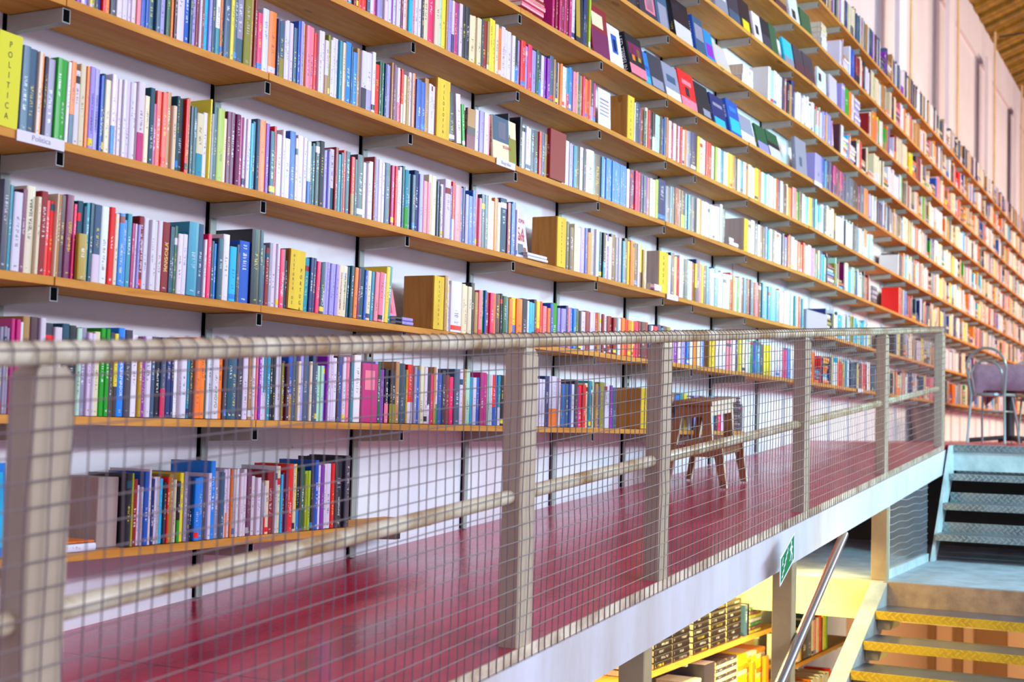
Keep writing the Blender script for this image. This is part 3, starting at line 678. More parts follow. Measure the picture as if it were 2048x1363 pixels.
divider('A', 1113, 1130.5, 'ANTROPOLOGIA', 21.3, depth=.12)
books('A', 1024, 427, '440o20 465k20 500k18 530c20 550w19 585v19.5 605b 635o18 670a20.5 690W20.5 705s20 725T20 745k/t20 760w 775P20.5 800w 835k21 855a20 880a20 905t19 930k21 945y20 962o20.5 980o20.5 1005k20 1020w20 1045y/k20 1060n18 1075c18', 19.5)
lying('A', Xpx(1294, 'A', .02), .135, .032, 'W', 0, 'M', d=.1, label='thick white book lying before the plain-faced yellow divider', dy=-.008)
divider('A', 1317, 1334, 'SAUDE', 20.5, wood='r', depth=.185)
books('A', 1024, 1243, '1265c 1295B21 1310y 1325c 1335r 1365w21 1380T20 1400T20 1415t20 1430w20 1445w 1460R 1475y/k 1505B22 1520p 1535y 1560N 1580t 1600a 1620W 1655t21 1675W 1690W 1710W 1735w 1745g 1760r20.5 1780n 1800w 1815g 1830W 1850R 1870t20 1885d 1905R 1920d 1935t 1950R 1965p 1980r 2000K 2025t 2046s', 19.5)
books('A', 1536, 0, '20t 60s 90t 100o 130w 160c 175w 190t 210c 225t 240c 255r 270t 285t', 19.5)
fill('A', Xpx(1650, 'A'), Xpx(1740, 'A'), 'WWesktyOB', 17)
fill('A', Xpx(1790, 'A'), 14., 'WwknRyoTc', 20, .05)
# --- fifth shelf up
books('Z', 0, 560, '590K 625K 660P20 690w 720v 745w 780O18 810T20 825b20 850r20 885o20.5 940K19 985w19 1030w19 1055w19 1085w19.5 1100c19 1135p20 1175b20 1200b19 1250T20 1290d20 1335v20 1370G20 1390o20.5 1415N18 1480w20.5 1520b20 1545T18.5 1580v20.5 1600R20 1620w20 1640R20 1675s20.5 1700v18.5 1725T20 1760W/t20.5 1775o20 1790K18 1840d20.5 1870y20 1900d20 1955a/d19.5 2010O20.5 2030n20 2048R20', 20, lean=.4)
books('Z', 512, 0, '20M19 60h18 110w20 170o20 185B18.5 225d/O18 245w18.8 270w19.3 300w19 330d18 350b20.5 375v20.8 395y20.5 430p20.3 460p20.3 480r19 495r19 520w20.5 545w20.5 575w/n18 595O20.5 615w19 640w20.3 662w20.3 685t20 705c20 725n20 770u21 782d20 815u18.5 840n20.3 882w/K20 925w/v20.3 952W21 990r17.5 1008G19 1028G19 1045B19 1062v19 1080v19 1095n20.5 1112M20 1130w20.2 1150w/p19.5 1165r19 1182r/w19.8 1205c18 1228n17.8 1250w19.8 1260c19.8 1282o20 1320b18.3 1350b18 1380n20 1400w18.6 1420w18.6 1442w18.6', 20, 0, 1., .94)
divider('Z', 872.5, 898, 'FILOSOFIA', 21.5, depth=.16)
books('Z', 512, 1545, '1592K17.5', 17.5, lean=-3.5)
books('Z', 512, 1608, '1645w17.8', 17.5, lean=-5)
books('Z', 512, 1668, '1690g15.2', 17.5, lean=-6.)
s_ = face('Z', 934, 948, 15.2, 'M', [(0, 1, .55, 1, 'n'), (0, 1, .35, .55, 'K')], .012, 0, label='dark purple landscape photo book turned cover-out right of the leaning green book', dy=.01)
books('Z', 512, 1765, '1795w15.8 1826v15.8 1858w15.6 1876p15.5', 15.5)
s_ = face('Z', 985, 1031, 16.8, 'c', [(.0, .68, .42, 1, 'd'), (.68, 1, .0, .6, 'O'), (.25, .55, .5, .9, 'a')], .014, 3, title=[('A', .72, .62, .02, INKR), ('BIOGRAFIA', .6, .33, .012, INKR)], label='cream cover-out biography with a grey portrait above the shelf label', dy=.006, lm='the cream portrait book')
add_spec('Z', Xpx(1024, 'Z'), .014, .205, .185, 'k', label='tall black book standing behind the cream portrait biography', ydy=.03)
books('Z', 1024, 60, '78k20 110W17 130w17 150c17 183d17 214k/d17.2 232r17.5 258B17.2 285n17.5', 17.3)
face('Z', 1094, 1124.5, 20.6, 'R', [], .02, 0, label='maroon hardback turned cover-out left of the two blue-lettered white books', dy=-.004)
books('Z', 1024, 402, '425W18.5 455W18.5 472v18 490v18 520t17.8 548k18.5 572w18.5 592K17.5 612w18.5 664W19 720K18.6 738t18.5 752v18', 18)
books('Z', 1024, 752, '769u18.5 786u18.5 803u18.5 820u18.5 837u18.5 854u18.5 871u18.5 888u18.5 905u18.5 922u18.5 945w18 962M18 985B18.5 1000h18.5 1016h18.5 1031h18.5 1050B18 1070d18 1085P18 1105n18 1125w18 1145w18 1165l18.5 1225B19.5 1265d17.5 1283t18.5 1302T18.5 1318R18.8 1335R18.8 1360K18.8 1390k/y19 1408t18 1425t18 1440T18 1475d18 1490c18 1510o18 1525n18.5 1546W18 1565W18 1585W18 1604W18 1625W18 1645W18 1665w18.5 1683w20.5 1704T18.5', 18)
divider('Z', 1487, 1495, 'GESTAO', 19, wood='r', depth=.17)
lying('Z', Xpx(1452, 'Z', .02), .16, .022, 'W', 0, d=.11, label='white papers lying before the dark divider with yellow front, lower', dy=-.008)
lying('Z', Xpx(1452, 'Z', .02), .08, .02, 'W', .0225, d=.11, label='white papers lying before the dark divider with yellow front, upper', dy=-.006)
books('Z', 1024, 1886, '1910c 1940w 1965d 1985W 2010K 2030k 2048u', 18.5)
books('Z', 1536, 0, '18s 40W 60T 75c 95W 112w 130T 150b 170R19 188R20.5 215a20 240W 262r 280r 298r 320W 345W 360P 384B', 18.5)
fill('Z', Xpx(1632, 'Z'), Xpx(1742, 'Z'), 'WWecstukMRO', 18)
lying('Z', Xpx(1744, 'Z', .02), .2, .03, 'K', 0); lying('Z', Xpx(1744, 'Z', .02), .2, .035, 'a', .031); lying('Z', Xpx(1744, 'Z', .02), .2, .035, 'a', .067); lying('Z', Xpx(1744, 'Z', .02), .2, .03, 'd', .103)
fill('Z', Xpx(1797, 'Z'), 15., 'WkKTycorRBb', 20, .05)
# --- sixth shelf up
books('Y', 512, 705, '740p 760s 782t 805R 830R 860r 895r 920d 950w 970m 1000v 1030a 1058w 1085w 1105P 1125w 1145w 1165w 1185M 1210w 1225o 1255s 1275p 1300w 1325w 1345K 1385c19 1430h19.5 1470c20 1490e20 1520y20 1535n19.5 1560v19 1580w/B19 1610m19 1620u17.5 1645w19.5 1672k19.5 1702k19.5 1745c17.5 1765c18 1798c18 1815K18.5 1855R18.5 1870n19 1893y20.5 1915y20.5 1940c19.5 1960o18.5 1990w19.5 2020w19.5 2048w19.5', 19.5)
books('Y', 1024, 0, '22W18.5 45k/u18.8 70v18 105r18.5 135v17.5 165h18.5 195v17 215G18 240K/u17.5 265w17 280P17 300P17 330d18.5 345n18 365B17 382c17.5 400o17.5 418W17 435w17 452t/r17.5 470u18 492u18 525p17.5 532y18 550d17.5 570n17.5 585h17.5 607o17 628r17 640o18 662K/v18 678m17.5', 17.7)
face('Y', 1195, 1219, 16.5, 'W', [(.1, .9, .1, .85, 'w'), (.12, .85, .7, .74, 'v'), (.12, .85, .6, .63, 'v'), (.12, .85, .5, .53, 'v'), (.12, .85, .4, .43, 'v'), (.12, .85, .3, .33, 'v')], .004, 2, label='white text sheet standing left of the RELIGIAO divider', dy=.004)
divider('Y', 1254, 1267, 'RELIGIAO', 20.5, depth=.145)
books('Y', 1024, 975, '985w18 1010T19 1025B18.5 1050R17 1070G17 1090c19 1105r18.5 1125k18.5 1145k/W18.5 1168e18 1185e18 1200N18.5 1215u18 1235d19 1250o19.5 1270w18.5 1290r18.5 1312W18.5 1328R18.5 1345w18.5 1360r18.5 1380w18 1395o18.5 1420a18.5 1440d19 1482B19.5 1500y18.5 1530c18.5 1556W18.5 1575r18.5 1600r18.5 1625w18 1640l18 1665W18 1690t18 1720w18 1740y18.5 1760y18.5 1785n18.5 1800B18 1825c18 1845t18 1870w18 1890o18.5 1920c18.5 1945W18 1970y18.5 1990o18.5 2015W18 2035s18 2048W18', 18.5)
books('Y', 1536, 0, '12s 45W 60c 80r 100T 122w 150k 165c 195o 225p 250g 275K 300w 325s 350y 372d', 18.5)
fill('Y', Xpx(1630, 'Y'), Xpx(1745, 'Y'), 'WWWwwwwecsnkK', 18.5, .0)
fill('Y', Xpx(1745, 'Y'), 11.1, 'WwwyKkB', 19, 0)
fill('Y', Xpx(1797, 'Y'), 15., 'WwycorRsK', 20, .04)
# --- seventh shelf up: stack and cover-out books
for i in range(9):
    lying('X', Xpx(1050, 'X', .02) - .02 + .02 * i * 0, .20, .021, 'p' if i % 3 else 'R', .0212 * i, d=.15)
for i in range(7): add_spec('X', Xpx(1108 + i * 5.2, 'X'), .018, .24, .16, 'R' if i % 2 else 'm')
add_spec('X', Xpx(1144.6, 'X'), .028, .225, .16, 'w')
face('X', 1152, 1166, 23, 'k', [(.0, .55, .1, 1, 'Y')], .03, 2, label='black and gold picture book turned cover-out beside the maroon stack', dy=.008)
for i in range(3): add_spec('X', Xpx(1168 + i * 4.5, 'X'), .017, .225, .16, 'B' if i < 2 else 'l')
face('X', 1188, 1222, 23, 'R', [(.1, .75, .58, .86, 'c'), (0, 1, 0, .5, 'M')], .012, 8, label='maroon cover-out book with a cream title panel on the seventh shelf', dy=.012, lm='the maroon cover-out book')
face('X', 1222, 1249, 19, 'W', [(.3, .72, .3, .78, 'b'), (.42, .62, .36, .66, 'k')], .01, 10, label='white cover-out book with a small blue picture on the seventh shelf', dy=.012)
face('X', 1264, 1296, 20.5, 'k', [(.1, .9, .5, .8, 'M'), (.25, .42, .36, .74, 'o'), (.62, .8, .4, .7, 'Y'), (0, 1, 0, .25, 'p')], .05, 13, title=[('LED ZEPPELIN', 'spine', 0, .022, INKW)], label='thick black cover-out music book with orange stage picture and white spine lettering', dy=.01)
face('X', 1298, 1313, 18, 'u', [(.1, .9, .1, .3, 's'), (.1, .9, .5, .6, 'b')], .012, 12, label='bright blue cover-out book right of the thick black music book')
face('X', 1313, 1341, 19.5, 'K', [(.1, .9, .1, .35, 'a')], .014, 12, label='dark charcoal cover-out book with a pale lower half on the seventh shelf')
face('X', 1343, 1372, 19.5, 'a', [(.0, 1, .0, .3, 'w'), (.2, .8, .5, .7, 'd'), (0, 1, 0, .06, 'R')], .015, 12, label='grey-blue cover-out book left of the red cover-out book')
face('X', 1374, 1404, 21, 'r', [(.2, .8, .66, .78, 'p'), (.35, .6, .36, .6, 'k'), (0, 1, 0, .3, 'p')], .014, 11, label='red cover-out book with a small black figure on the seventh shelf', lm='the red cover-out book')
face('X', 1406, 1434, 20, 'k', [(.4, .9, .1, .3, 'a')], .025, 13, label='black cover-out book right of the red cover-out book')
face('X', 1437, 1463, 19, 'B', [(.1, .9, .0, .3, 's'), (.15, .85, .65, .75, 'a')], .016, 12, label='dark blue cover-out book between the black one and the globe book')
face('X', 1470, 1492, 21.5, 'b', [(.1, .95, .12, .5, 's'), (.2, .8, .7, .82, 'u')], .03, 11, label='blue cover-out book with a pale globe picture on the seventh shelf')
face('X', 1494, 1527, 18, 'W', [(0, 1, .4, 1, 'a')], .012, 14, label='white cover-out book right of the globe book')
face('X', 1527, 1548, 18, 'G', [(0, 1, 0, .4, 'v')], .014, 14, label='dark green cover-out book, nearest of two on the seventh shelf')
face('X', 1550, 1583, 19, 'k', [(0, 1, .6, 1, 'G'), (0, 1, 0, .45, 'w')], .014, 15, label='black and green cover-out book left of the big white cover-out sheet')
face('X', 1600, 1630, 24, 'a', [(.3, .55, .25, .5, 'd')], .03, 4, label='big pale grey cover-out folder with a dark emblem on the seventh shelf')
books('X', 1536, 380, '430v20 455b20 470t19 500B21 520B21 540m/B20 560M20 580M20 600m/B20 620B20 650d20 680d20 700k20 720k20 740M19 770d 800o', 20)
fill('X', Xpx(1740, 'X'), 16., MIX_R, 20, .07)
# --- eighth shelf up
face('W', 1264, 1285, 22, 'k', [(.1, .9, .1, .9, 'K')], .012, 10, label='black photo book turned cover-out, leftmost on the eighth shelf')
face('W', 1290, 1323, 23, 'K', [(.35, .95, .2, .85, 'p'), (.45, .85, .25, .8, 'w')], .014, 10, label='dark cover-out book with a pale face portrait on the eighth shelf')
face('W', 1325, 1349, 20, 'd', [(.2, .9, .1, .7, 'a')], .02, 10, label='grey cover-out book with a pale panel right of the face portrait')
face('W', 1362, 1398, 23.5, 'k', [(0, 1, 0, .45, 'w')], .03, 11, label='black cover-out book with white lower half on the eighth shelf')
face('W', 1402, 1422, 21.5, 'd', [(.1, .9, .4, .8, 'a')], .05, 10, spine='b', title=[('MADONNA', 'spine', 0, .022, INKW)], label='thick cover-out book with a bright blue spine on the eighth shelf')
face('W', 1424, 1440, 19, 'u', [(.1, .9, .2, .6, 'P')], .012, 12, label='blue and purple cover-out book right of the thick blue-spined one')
face('W', 1445, 1482, 18, 'c', [(.1, .9, .3, .9, 'w')], .012, 20, label='cream cover-out book slumped back on the eighth shelf')
lying('W', Xpx(1484, 'W', .02), .19, .05, 'W', 0); lying('W', Xpx(1485, 'W', .02), .19, .06, 'W', .051)
books('W', 1536, 0, '20W 45e 70W 95W 115w 132K 150p 170k 190n 214B23', 20)
fill('W', Xpx(1592, 'W'), Xpx(1630, 'W'), 'WWw', 19, 0, .02, .04)
fill('W', Xpx(1632, 'W'), Xpx(1665, 'W'), 'eyvrW', 19, 0)
face('W', 1663, 1673, 18, 'W', [(0, 1, 0, .2, 'g')], .02, 3)
fill('W', Xpx(1680, 'W'), 18., MIX_R, 20.5, .10)
# --- ninth shelf up: cover-out books, then stacks
for i, (l, r, c, ps, lb) in enumerate([(1440, 1466, 'a', [(.1, .9, .5, .8, 'W')], 'grey-white cover-out book, leftmost in view on the ninth shelf'),
        (1468, 1490, 'K', [(0, 1, 0, .4, 'd')], 'charcoal cover-out book on the ninth shelf, second from its left end'),
        (1491, 1513, 'k', [(.2, .8, .1, .4, 'y')], 'black cover-out book with a bright base on the ninth shelf'),
        (1519, 1534, 'W', [(.2, .6, .3, .6, 'k')], 'white cover-out book with a black mark on the ninth shelf'),
        (1536, 1552, 'K', [(0, 1, .5, 1, 'k')], 'dark cover-out book on the ninth shelf before the green one'),
        (1553, 1566, 'G', [], 'dark green cover-out book on the ninth shelf'),
        (1579, 1597, 's', [(0, 1, .0, .4, 'a')], 'pale sky-blue cover-out book on the ninth shelf'),
        (1600, 1618, 'K', [(0, 1, 0, .5, 'N')], 'dark brown photo book turned cover-out on the ninth shelf'),
        (1619, 1640, 'N', [(0, 1, .5, 1, 'K')], 'second dark photo book turned cover-out on the ninth shelf')]):
    face('V', l, r, 19 + (i % 3), c, ps, .02, 10, label=lb)
face('V', 1642, 1664, 18, 'W', [(.1, .4, .5, .8, 'k')], .02, 2); face('V', 1666, 1680, 21, 'w', [], .02, 2)
books('V', 1536, 590, '615v 650g 670o 695W', 20)
for i in range(9): lying('V', Xpx(1710, 'V', .02), .18, .022, 'v' if i % 2 else 'W', .0222 * i)
fill('V', Xpx(1738, 'V'), 19., MIX_R, 20.5, .12)
face('U', 1590, 1608, 20, 'W', [(.2, .6, .2, .5, 'k')], .02, 10); face('U', 1612, 1634, 17, 'G', [], .02, 10)
face('U', 1560, 1586, 19, 'N', [(0, 1, .4, 1, 'n')], .02, 10)
for i in range(5): lying('U', Xpx(1643, 'U', .02), .15, .036, 'c' if i > 2 else 'W', .0362 * i)
fill('U', Xpx(1680, 'U'), 22., MIX_R, 20.5, .12)
fill('T', Xpx(1640, 'T'), 24., 'WwcckKNndTdPBn', 22, .05)
for row, a, z_ in (('B', 13.5, 24), ('A', 14., 25), ('Z', 15., 25), ('Y', 15., 25), ('X', 16., 25), ('W', 18., 25), ('V', 19., 25), ('U', 22., 25)): fill(row, a, z_, MIX_R, 20.5, .08)

# ---- lower shelves under the ramp (lit warm)
LYF = 2.50
def lower_spec(X, z, w_, h, d, c, cb=None, kind='spine', lean=0., y=None, rot=0.):
    M = Matrix.Translation((X, LYF + .012 if y is None else y, z + (w_ if kind == 'lying' else .0008))) @ Matrix.Rotation(rot, 4, 'Z')
    M = M @ (Matrix.Rotation(math.pi / 2, 4, 'Y') if kind == 'lying' else Matrix.Rotation(math.radians(lean), 4, 'Y'))
    return add_spec('L', X, w_, h, d, c, cb, kind=kind, M=M)
b = MB()
LB = []
for (xa, xb, z, nm) in ((5.0, 8.2, -1.135, 'upper pine shelf under the ramp, full of black boxed volumes'), (5.0, 8.3, -1.475, 'lower pine shelf under the ramp with coloured book stacks'),
                        (8.45, 9.95, -1.415, 'short pine shelf under the landing slab with upright books'), (8.45, 9.95, -1.75, 'lowest pine shelf under the landing with white books')):
    b = MB(); b.box((xa, LYF, z - .025), (xb, 2.80, z)); tag(b.build('shelf_board', PINE, origin=(xa, LYF, z - .025)), nm, 'shelf', 'pine shelves under the ramp')
for X in (5.6, 6.75, 7.9, 8.7, 9.6):
    b = MB(); b.box((X, 2.79, -3.2), (X + .03, 2.815, -1.0)); b.box((X, LYF + .03, -1.185 if X < 8.3 else -1.465), (X + .026, 2.79, -1.161 if X < 8.3 else -1.441)); b.box((X, LYF + .03, -1.525 if X < 8.3 else -1.80), (X + .026, 2.79, -1.501 if X < 8.3 else -1.776))
    tag(b.build('shelf_upright', UPRIGHT, origin=(X, 2.79, -3.2)), f'pale shelf upright under the ramp, {ordw([5.6, 6.75, 7.9, 8.7, 9.6].index(X) + 1)} from the left', 'shelf support', 'uprights under the ramp')
# columns of black volumes lying, white title bars
for ci, X in enumerate((6.02, 6.28, 6.52, 6.80, 7.06, 7.31)):
    n_ = 7
    for i in range(n_): lower_spec(X, -1.1345 + .0232 * i * 1.35, .030, .222, .15, 'k', None, 'lying')
lower_spec(7.60, -1.1345, .05, .17, .2, 'd'); lower_spec(7.66, -1.1345, .02, .17, .16, 'k')
for i in range(8): lower_spec(7.70, -1.1345 + .021 * i, .020, .19, .16, 'ONGa'[i % 4], None, 'lying')
for i in range(7): lower_spec(7.92, -1.1345 + .022 * i, .021, .22, .16, 'KG'[i % 2], None, 'lying', rot=.5, y=LYF + .05)
for i, (c, w_, h) in enumerate((('k', .02, .14), ('W', .02, .15), ('n', .03, .15), ('O', .03, .17), ('r', .03, .16), ('r', .015, .16), ('K', .02, .18), ('s', .02, .19), ('y', .03, .19), ('c', .03, .19), ('y', .04, .19))):
    lower_spec(6.22 + i * .046, -1.4745, w_ + .012, h, .2, c)
for i in range(11): lower_spec(6.75, -1.4745 + .0195 * i, .0185, .17, .18, 'yOcG'[i % 4], None, 'lying')
lower_spec(6.97, -1.4745, .16, .27, .22, 'K')
for k in range(2):
    for i in range(14): lower_spec(7.15 + .17 * k, -1.4745 + .0185 * i, .0175, .155, .17, 'cK'[i % 2], None, 'lying')
for k in range(3):
    for i in range(9): lower_spec(7.50 + .16 * k, -1.4745 + .027 * i, .026, .15, .17, 'ycoy'[(i + k) % 4], None, 'lying')
lower_spec(7.62, -1.4745, .055, .20, .02, 'o', None, y=LYF - .03); lower_spec(7.86, -1.4745, .055, .20, .02, 'o', None, y=LYF - .03)
X = 8.55
for c, w_, h in (('W', .02, .17), ('c', .03, .18), ('r', .02, .18), ('c', .05, .19), ('Y', .03, .20), ('k', .12, .245), ('d', .10, .275), ('c', .05, .22), ('p', .05, .22), ('c', .06, .225), ('r', .05, .235), ('k', .03, .21), ('y', .08, .235), ('g', .03, .25)):
    lower_spec(X, -1.4145, w_, h, .17, c); X += w_ + .003
X = 8.55
for i in range(22):
    w_ = rnd.uniform(.025, .05); lower_spec(X, -1.7495, w_, .17 + .02 * (i % 3) * .6, .17, rnd.choice('WWcWcorWye')); X += w_ + .002
X = 5.05
while X < 6.0:
    w_ = rnd.uniform(.02, .05); lower_spec(X, -1.4745, w_, .2, .17, rnd.choice('WcWpy')); X += w_ + .002

# ---- choose the individuals: the 300 that show largest; the rest is one object
SPECS.sort(key=lambda s: -s['area'])
def hidden(s):
    x, y = s['px']
    if s['row'] == 'B' and 880 < x < 1300 and False: return True
    return False
IND, REST, seenn = [], [], 0
for s in SPECS:
    if seenn < 300 and s['area'] > 0 and s['row'] != 'L' and not hidden(s): IND.append(s); seenn += 1
    else: REST.append(s)
# landmarks to count from
order = {}
for s in SPECS:
    if s['row'] in ROWZ: order.setdefault(s['row'], []).append(s)
def size_word(s):
    t = 'thick ' if s['w'] > .026 else ('slim ' if s['w'] < .009 else '')
    if s['h'] > .205 + .0: t = 'tall ' + t
    elif s['h'] < .165: t = 'short ' + t
    return t
LABELS = set()
for row, L in order.items():
    L = [s for s in L if s['px'][0] > -4]
    L.sort(key=lambda s: s['X'])
    marks = [(-1, 'edge')]
    for (r, X, wd) in DIVS:
        if r == row:
            pos = sum(1 for s in L if s['X'] < X); marks.append((pos - .5, wd))
    for i, s in enumerate(L):
        if s['lm']: marks.append((i, s['lm']))
    for i, s in enumerate(L):
        if s['label']: lab = s['label']
        else:
            best = min((m for m in marks if m[0] != i), key=lambda m: abs(m[0] - i))
            nn = math.ceil(abs(i - best[0])); nm = best[1]
            if nm == 'edge': where = f'{ordw(nn)} from the left picture edge on the {RNAME[row]}'
            else:
                if nm.startswith('plain'): nm = 'the plain wooden divider box'
                elif not nm.startswith('the '): nm = f'the {nm} divider'
                where = f"{ordw(nn)} book {'right' if i > best[0] else 'left'} of {nm}"
            two = f" with {CNAME[s['c2']]} foot" if s['c2'] and len(where.split()) <= 8 else ''
            kind = {'spine': 'book', 'lying': 'book lying flat', 'face': 'cover-out book'}[s['kind']]
            lab = f"{size_word(s)}{CNAME[s['c']]} {kind}{two}, {where}"
        while lab in LABELS: lab += ' ' + RNAME[row].split()[0]
        LABELS.add(lab); s['lab'] = lab
I4 = Matrix.Identity(4)
for s in IND:
    R = Raw(); cover_geo(R, s['w'], s['d'], s['h'], s['bands'], s['side'], s['ink'], s['seed'], I4, s['patches'])
    root = bpy.data.objects.new('book', None); COL.objects.link(root); root.empty_display_size = .03; root.matrix_world = s['M']
    tag(root, s['lab'], 'book', f"books on the {RNAME[s['row']]}")
    o = bpy.data.objects.new('cover', raw_mesh(R, 'cover', [COVER if s['gloss'] else COVERM, PAGES])); COL.objects.link(o); o.parent = root
    P = MB(); t = min(.0016, s['w'] * .2); P.box((t, t * .9, .0015), (s['w'] - t, s['d'] - .003, s['h'] - .0015))
    P.build('pages', PAGES, root, fix=False)
    if s['title']:
        for (tx, u, v, sz, m_) in s['title']:
            b = MB()
            if u == 'spine': put_text(b, tx, (s['w'] * .5, -.0024, s['h'] * .5), (0, 0, -1), (1, 0, 0), sz, .9)
            else: put_text(b, tx, (s['w'] + .0009, u * s['d'], v * s['h']), (0, 1, 0), (0, 0, 1), sz, .8)
            b.build('title', m_, root, fix=False)
    s['obj'] = root
R = Raw()
for s in REST:
    cover_geo(R, s['w'], s['d'], s['h'], s['bands'], s['side'], s['ink'], s['seed'], s['M'], s['patches'])
    pages_geo(R, s['w'], s['d'], s['h'], s['M'])
o = bpy.data.objects.new('books', raw_mesh(R, 'books', [COVER, PAGES])); COL.objects.link(o)
tag(o, 'hundreds of small distant books filling the far shelves and the shelves under the ramp', 'books', None, 'stuff')

# legible spine lettering on nearby books: nearest book of the row to a picture position
def spine_text(row, px, col, tx, size, m_, v=.5, down=True, w=1.):
    c = [s for s in IND if s['row'] == row and s['kind'] == 'spine' and (col is None or s['c'] == col)]
    if not c: return
    s = min(c, key=lambda s: abs(s['px'][0] - px)); b = MB()
    if abs(s['px'][0] - px) > 12 or s.get('lettered'): return
    s['lettered'] = True
    if down: put_text(b, tx, (s['w'] * .5, -.0026, s['h'] * v), (0, 0, -1), (1, 0, 0), size, w)
    else: put_text(b, tx, (s['w'] * .5, -.0026, s['h'] * v), (0, 0, 1), (-1, 0, 0), size, w)
    b.build('title', m_, s['obj'], fix=False)
spine_text('B', 330, 'R', 'ANGOLA', .0135, INKY, .5, False)
spine_text('B', 62, 'c', 'ZITA SEABRA', .009, INK, .68, False)
spine_text('B', 140, 'M', 'FERNAO PERES', .008, INKY, .5, False)
spine_text('B', 283, 'R', 'E tudo era possivel', .008, INKW, .45, False)
spine_text('B', 629, 'h', 'Cultura', .011, INKW, .3, False)
spine_text('B', 637, 'T', 'Cultura', .011, INKW, .3, False)
spine_text('B', 778, 't', 'TEMPOS LIVRES', .009, INKY, .6, False)
spine_text('B', 558, 'h', 'Abril, 40 ANOS', .008, INKW, .4, False)
for px in (648, 654, 660, 666, 672): spine_text('B', px, 'v', 'historia', .006, INKW, .62, False)
for px in (676, 686): spine_text('B', px, 'c', 'INQUERITO A HABITACAO RURAL', .0062, INK, .5, False, .9)
spine_text('Z', 915, None, 'MOTA PINTO', .014, INKW, .5, True)
for px in (1127, 1136): spine_text('Z', px, 'W', 'MOTA PINTO', .016, mat('ink_slate', lin('4c5a88'), .5), .52, True)
spine_text('D', 502, 'M', 'O NOSSO', .009, INKW, .3, False); spine_text('D', 510, 'M', 'O NOSSO', .009, INKW, .3, False)
spine_text('D', 685, None, 'Journalism', .010, INKW, .3, False)
spine_text('C', 246, 'u', 'O NOVO TROVADOR', .009, INKW, .5, True)
spine_text('C', 433, 'w', 'NOVO', .011, mat('ink_green', lin('5a9a20'), .5), .25, True)
spine_text('A', 186, 'v', 'COMPREENDER O MUNDO', .0062, mat('ink_violet', lin('4a3a90'), .5), .45, False, .9)
spine_text('A', 194, 'v', 'COMPREENDER O MUNDO', .0062, bpy.data.materials['ink_violet'], .45, False, .9)

# little white section cards clipped on the shelf edges
def card(row, pl, pr, tx, lab):
    Xa, Xb = Xpx(pl, row, 0, -.005), Xpx(pr, row, 0, -.005); z = ROWZ[row]
    b = MB(); y = YF - .008 + yoff(Xa); b.box((Xa, y, z - .005), (Xb, y + .003, z + TH + .001))
    o = b.build('shelf_label', PAPER, origin=(Xa, y, z)); tag(o, lab, 'label', 'section cards on the shelf edges')
    if tx:
        b = MB(); put_text(b, tx, ((Xa + Xb) / 2, y - .0006, z + .010), (1, 0, 0), (0, 0, 1), .0135, 1.1)
        q = b.build('lettering', INKG, None, origin=(Xa, y, z)); q.parent = o; q.location = (0, 0, 0)
card('A', 32, 127, 'Politica', 'white section card reading Politica clipped to the shelf edge')
card('Z', 992, 1029, 'Biografias', 'white section card reading Biografias under the portrait biography')
card('A', 1333, 1355, '', 'small blank yellowed card on the shelf edge right of a yellow divider')
card('X', 1628, 1641, '', 'small blank white card on the seventh shelf edge')
card('B', 1715, 1725, '', 'small blank white card on the third shelf edge far along')
# grey magazine file
Xa, Xb = Xpx(1614, 'A'), Xpx(1650, 'A')
u = empty('magazine_file', (Xa, YF + .01, ROWZ['A'] + TH + .001), 'grey slipcase magazine file on the fourth shelf before the railing end', 'magazine file')
b = MB(); b.box((Xa, YF + .01, ROWZ['A'] + TH + .001), (Xb, YF + .18, ROWZ['A'] + TH + .135), bev=.006); part('case', b, mat('file_grey', lin('a8a2bc'), .5), u)
# perforated angle strip and a loose cable on the wall
for px, lab in ((1247, 'short perforated grey metal strip on the wall near the stool'), (724, 'grey metal clip with loose cable on the wall behind the railing')):
    p = None
    for X in np.arange(3, 9, .01):
        if proj((X, YW, .1))[0] > px: p = X; break
    z0, z1 = (-.02, .30) if px > 1000 else (.14, .30)
    b = MB(); b.box((p, YW - .012, z0), (p + .04, YW - .002, z1))
    for i in range(int((z1 - z0) / .035)): b.box((p + .014, YW - .0125, z0 + .012 + i * .035), (p + .026, YW - .0119, z0 + .028 + i * .035), 1)
    if px < 1000: b.tube([(p + .02, YW - .02, .20), (p + .05, YW - .03, .15), (p + .10, YW - .02, .11)], .006, 6, 0)
    tag(b.build('wall_bracket', [BRACKET, DARK], origin=(p, YW - .012, z0)), lab, 'bracket')

# ------------------------------------------------------------------ railing of the ramp
dirv = Vector((1, FK, RS)).normalized()
rail = empty('railing', (1.5, fy(1.5), zramp(1.5)), 'cream tubular railing with square wire mesh along the red ramp', 'railing')
XE = 9.66; X0 = 1.05
RZ = .525 - .0                                # height of rails over the ramp line at its own slope
def rz(X, h): return .213 + RS * (X - 3.236) + h
b = MB(); b.tube([(X0, fy(X0) + .02, rz(X0, 0)), (XE, fy(XE) + .02, rz(XE, 0))], .0185, 14, round_end=True); part('top_rail', b, RAILM, rail)
posts = [1.505, 3.165, 4.19, 6.0, 7.74, 9.63]
pw = .082; pd = .055
def midz(X): return -.099 + RS * (X - 4.283)
for i, X in enumerate(posts):
    a = posts[i - 1] + pw - .012 if i else X0
    b = MB(); b.tube([(a, fy(a) + .04, midz(a)), (X + .012, fy(X) + .04, midz(X))], .018, 14, round_end=True); part('mid_rail', b, RAILM, rail)
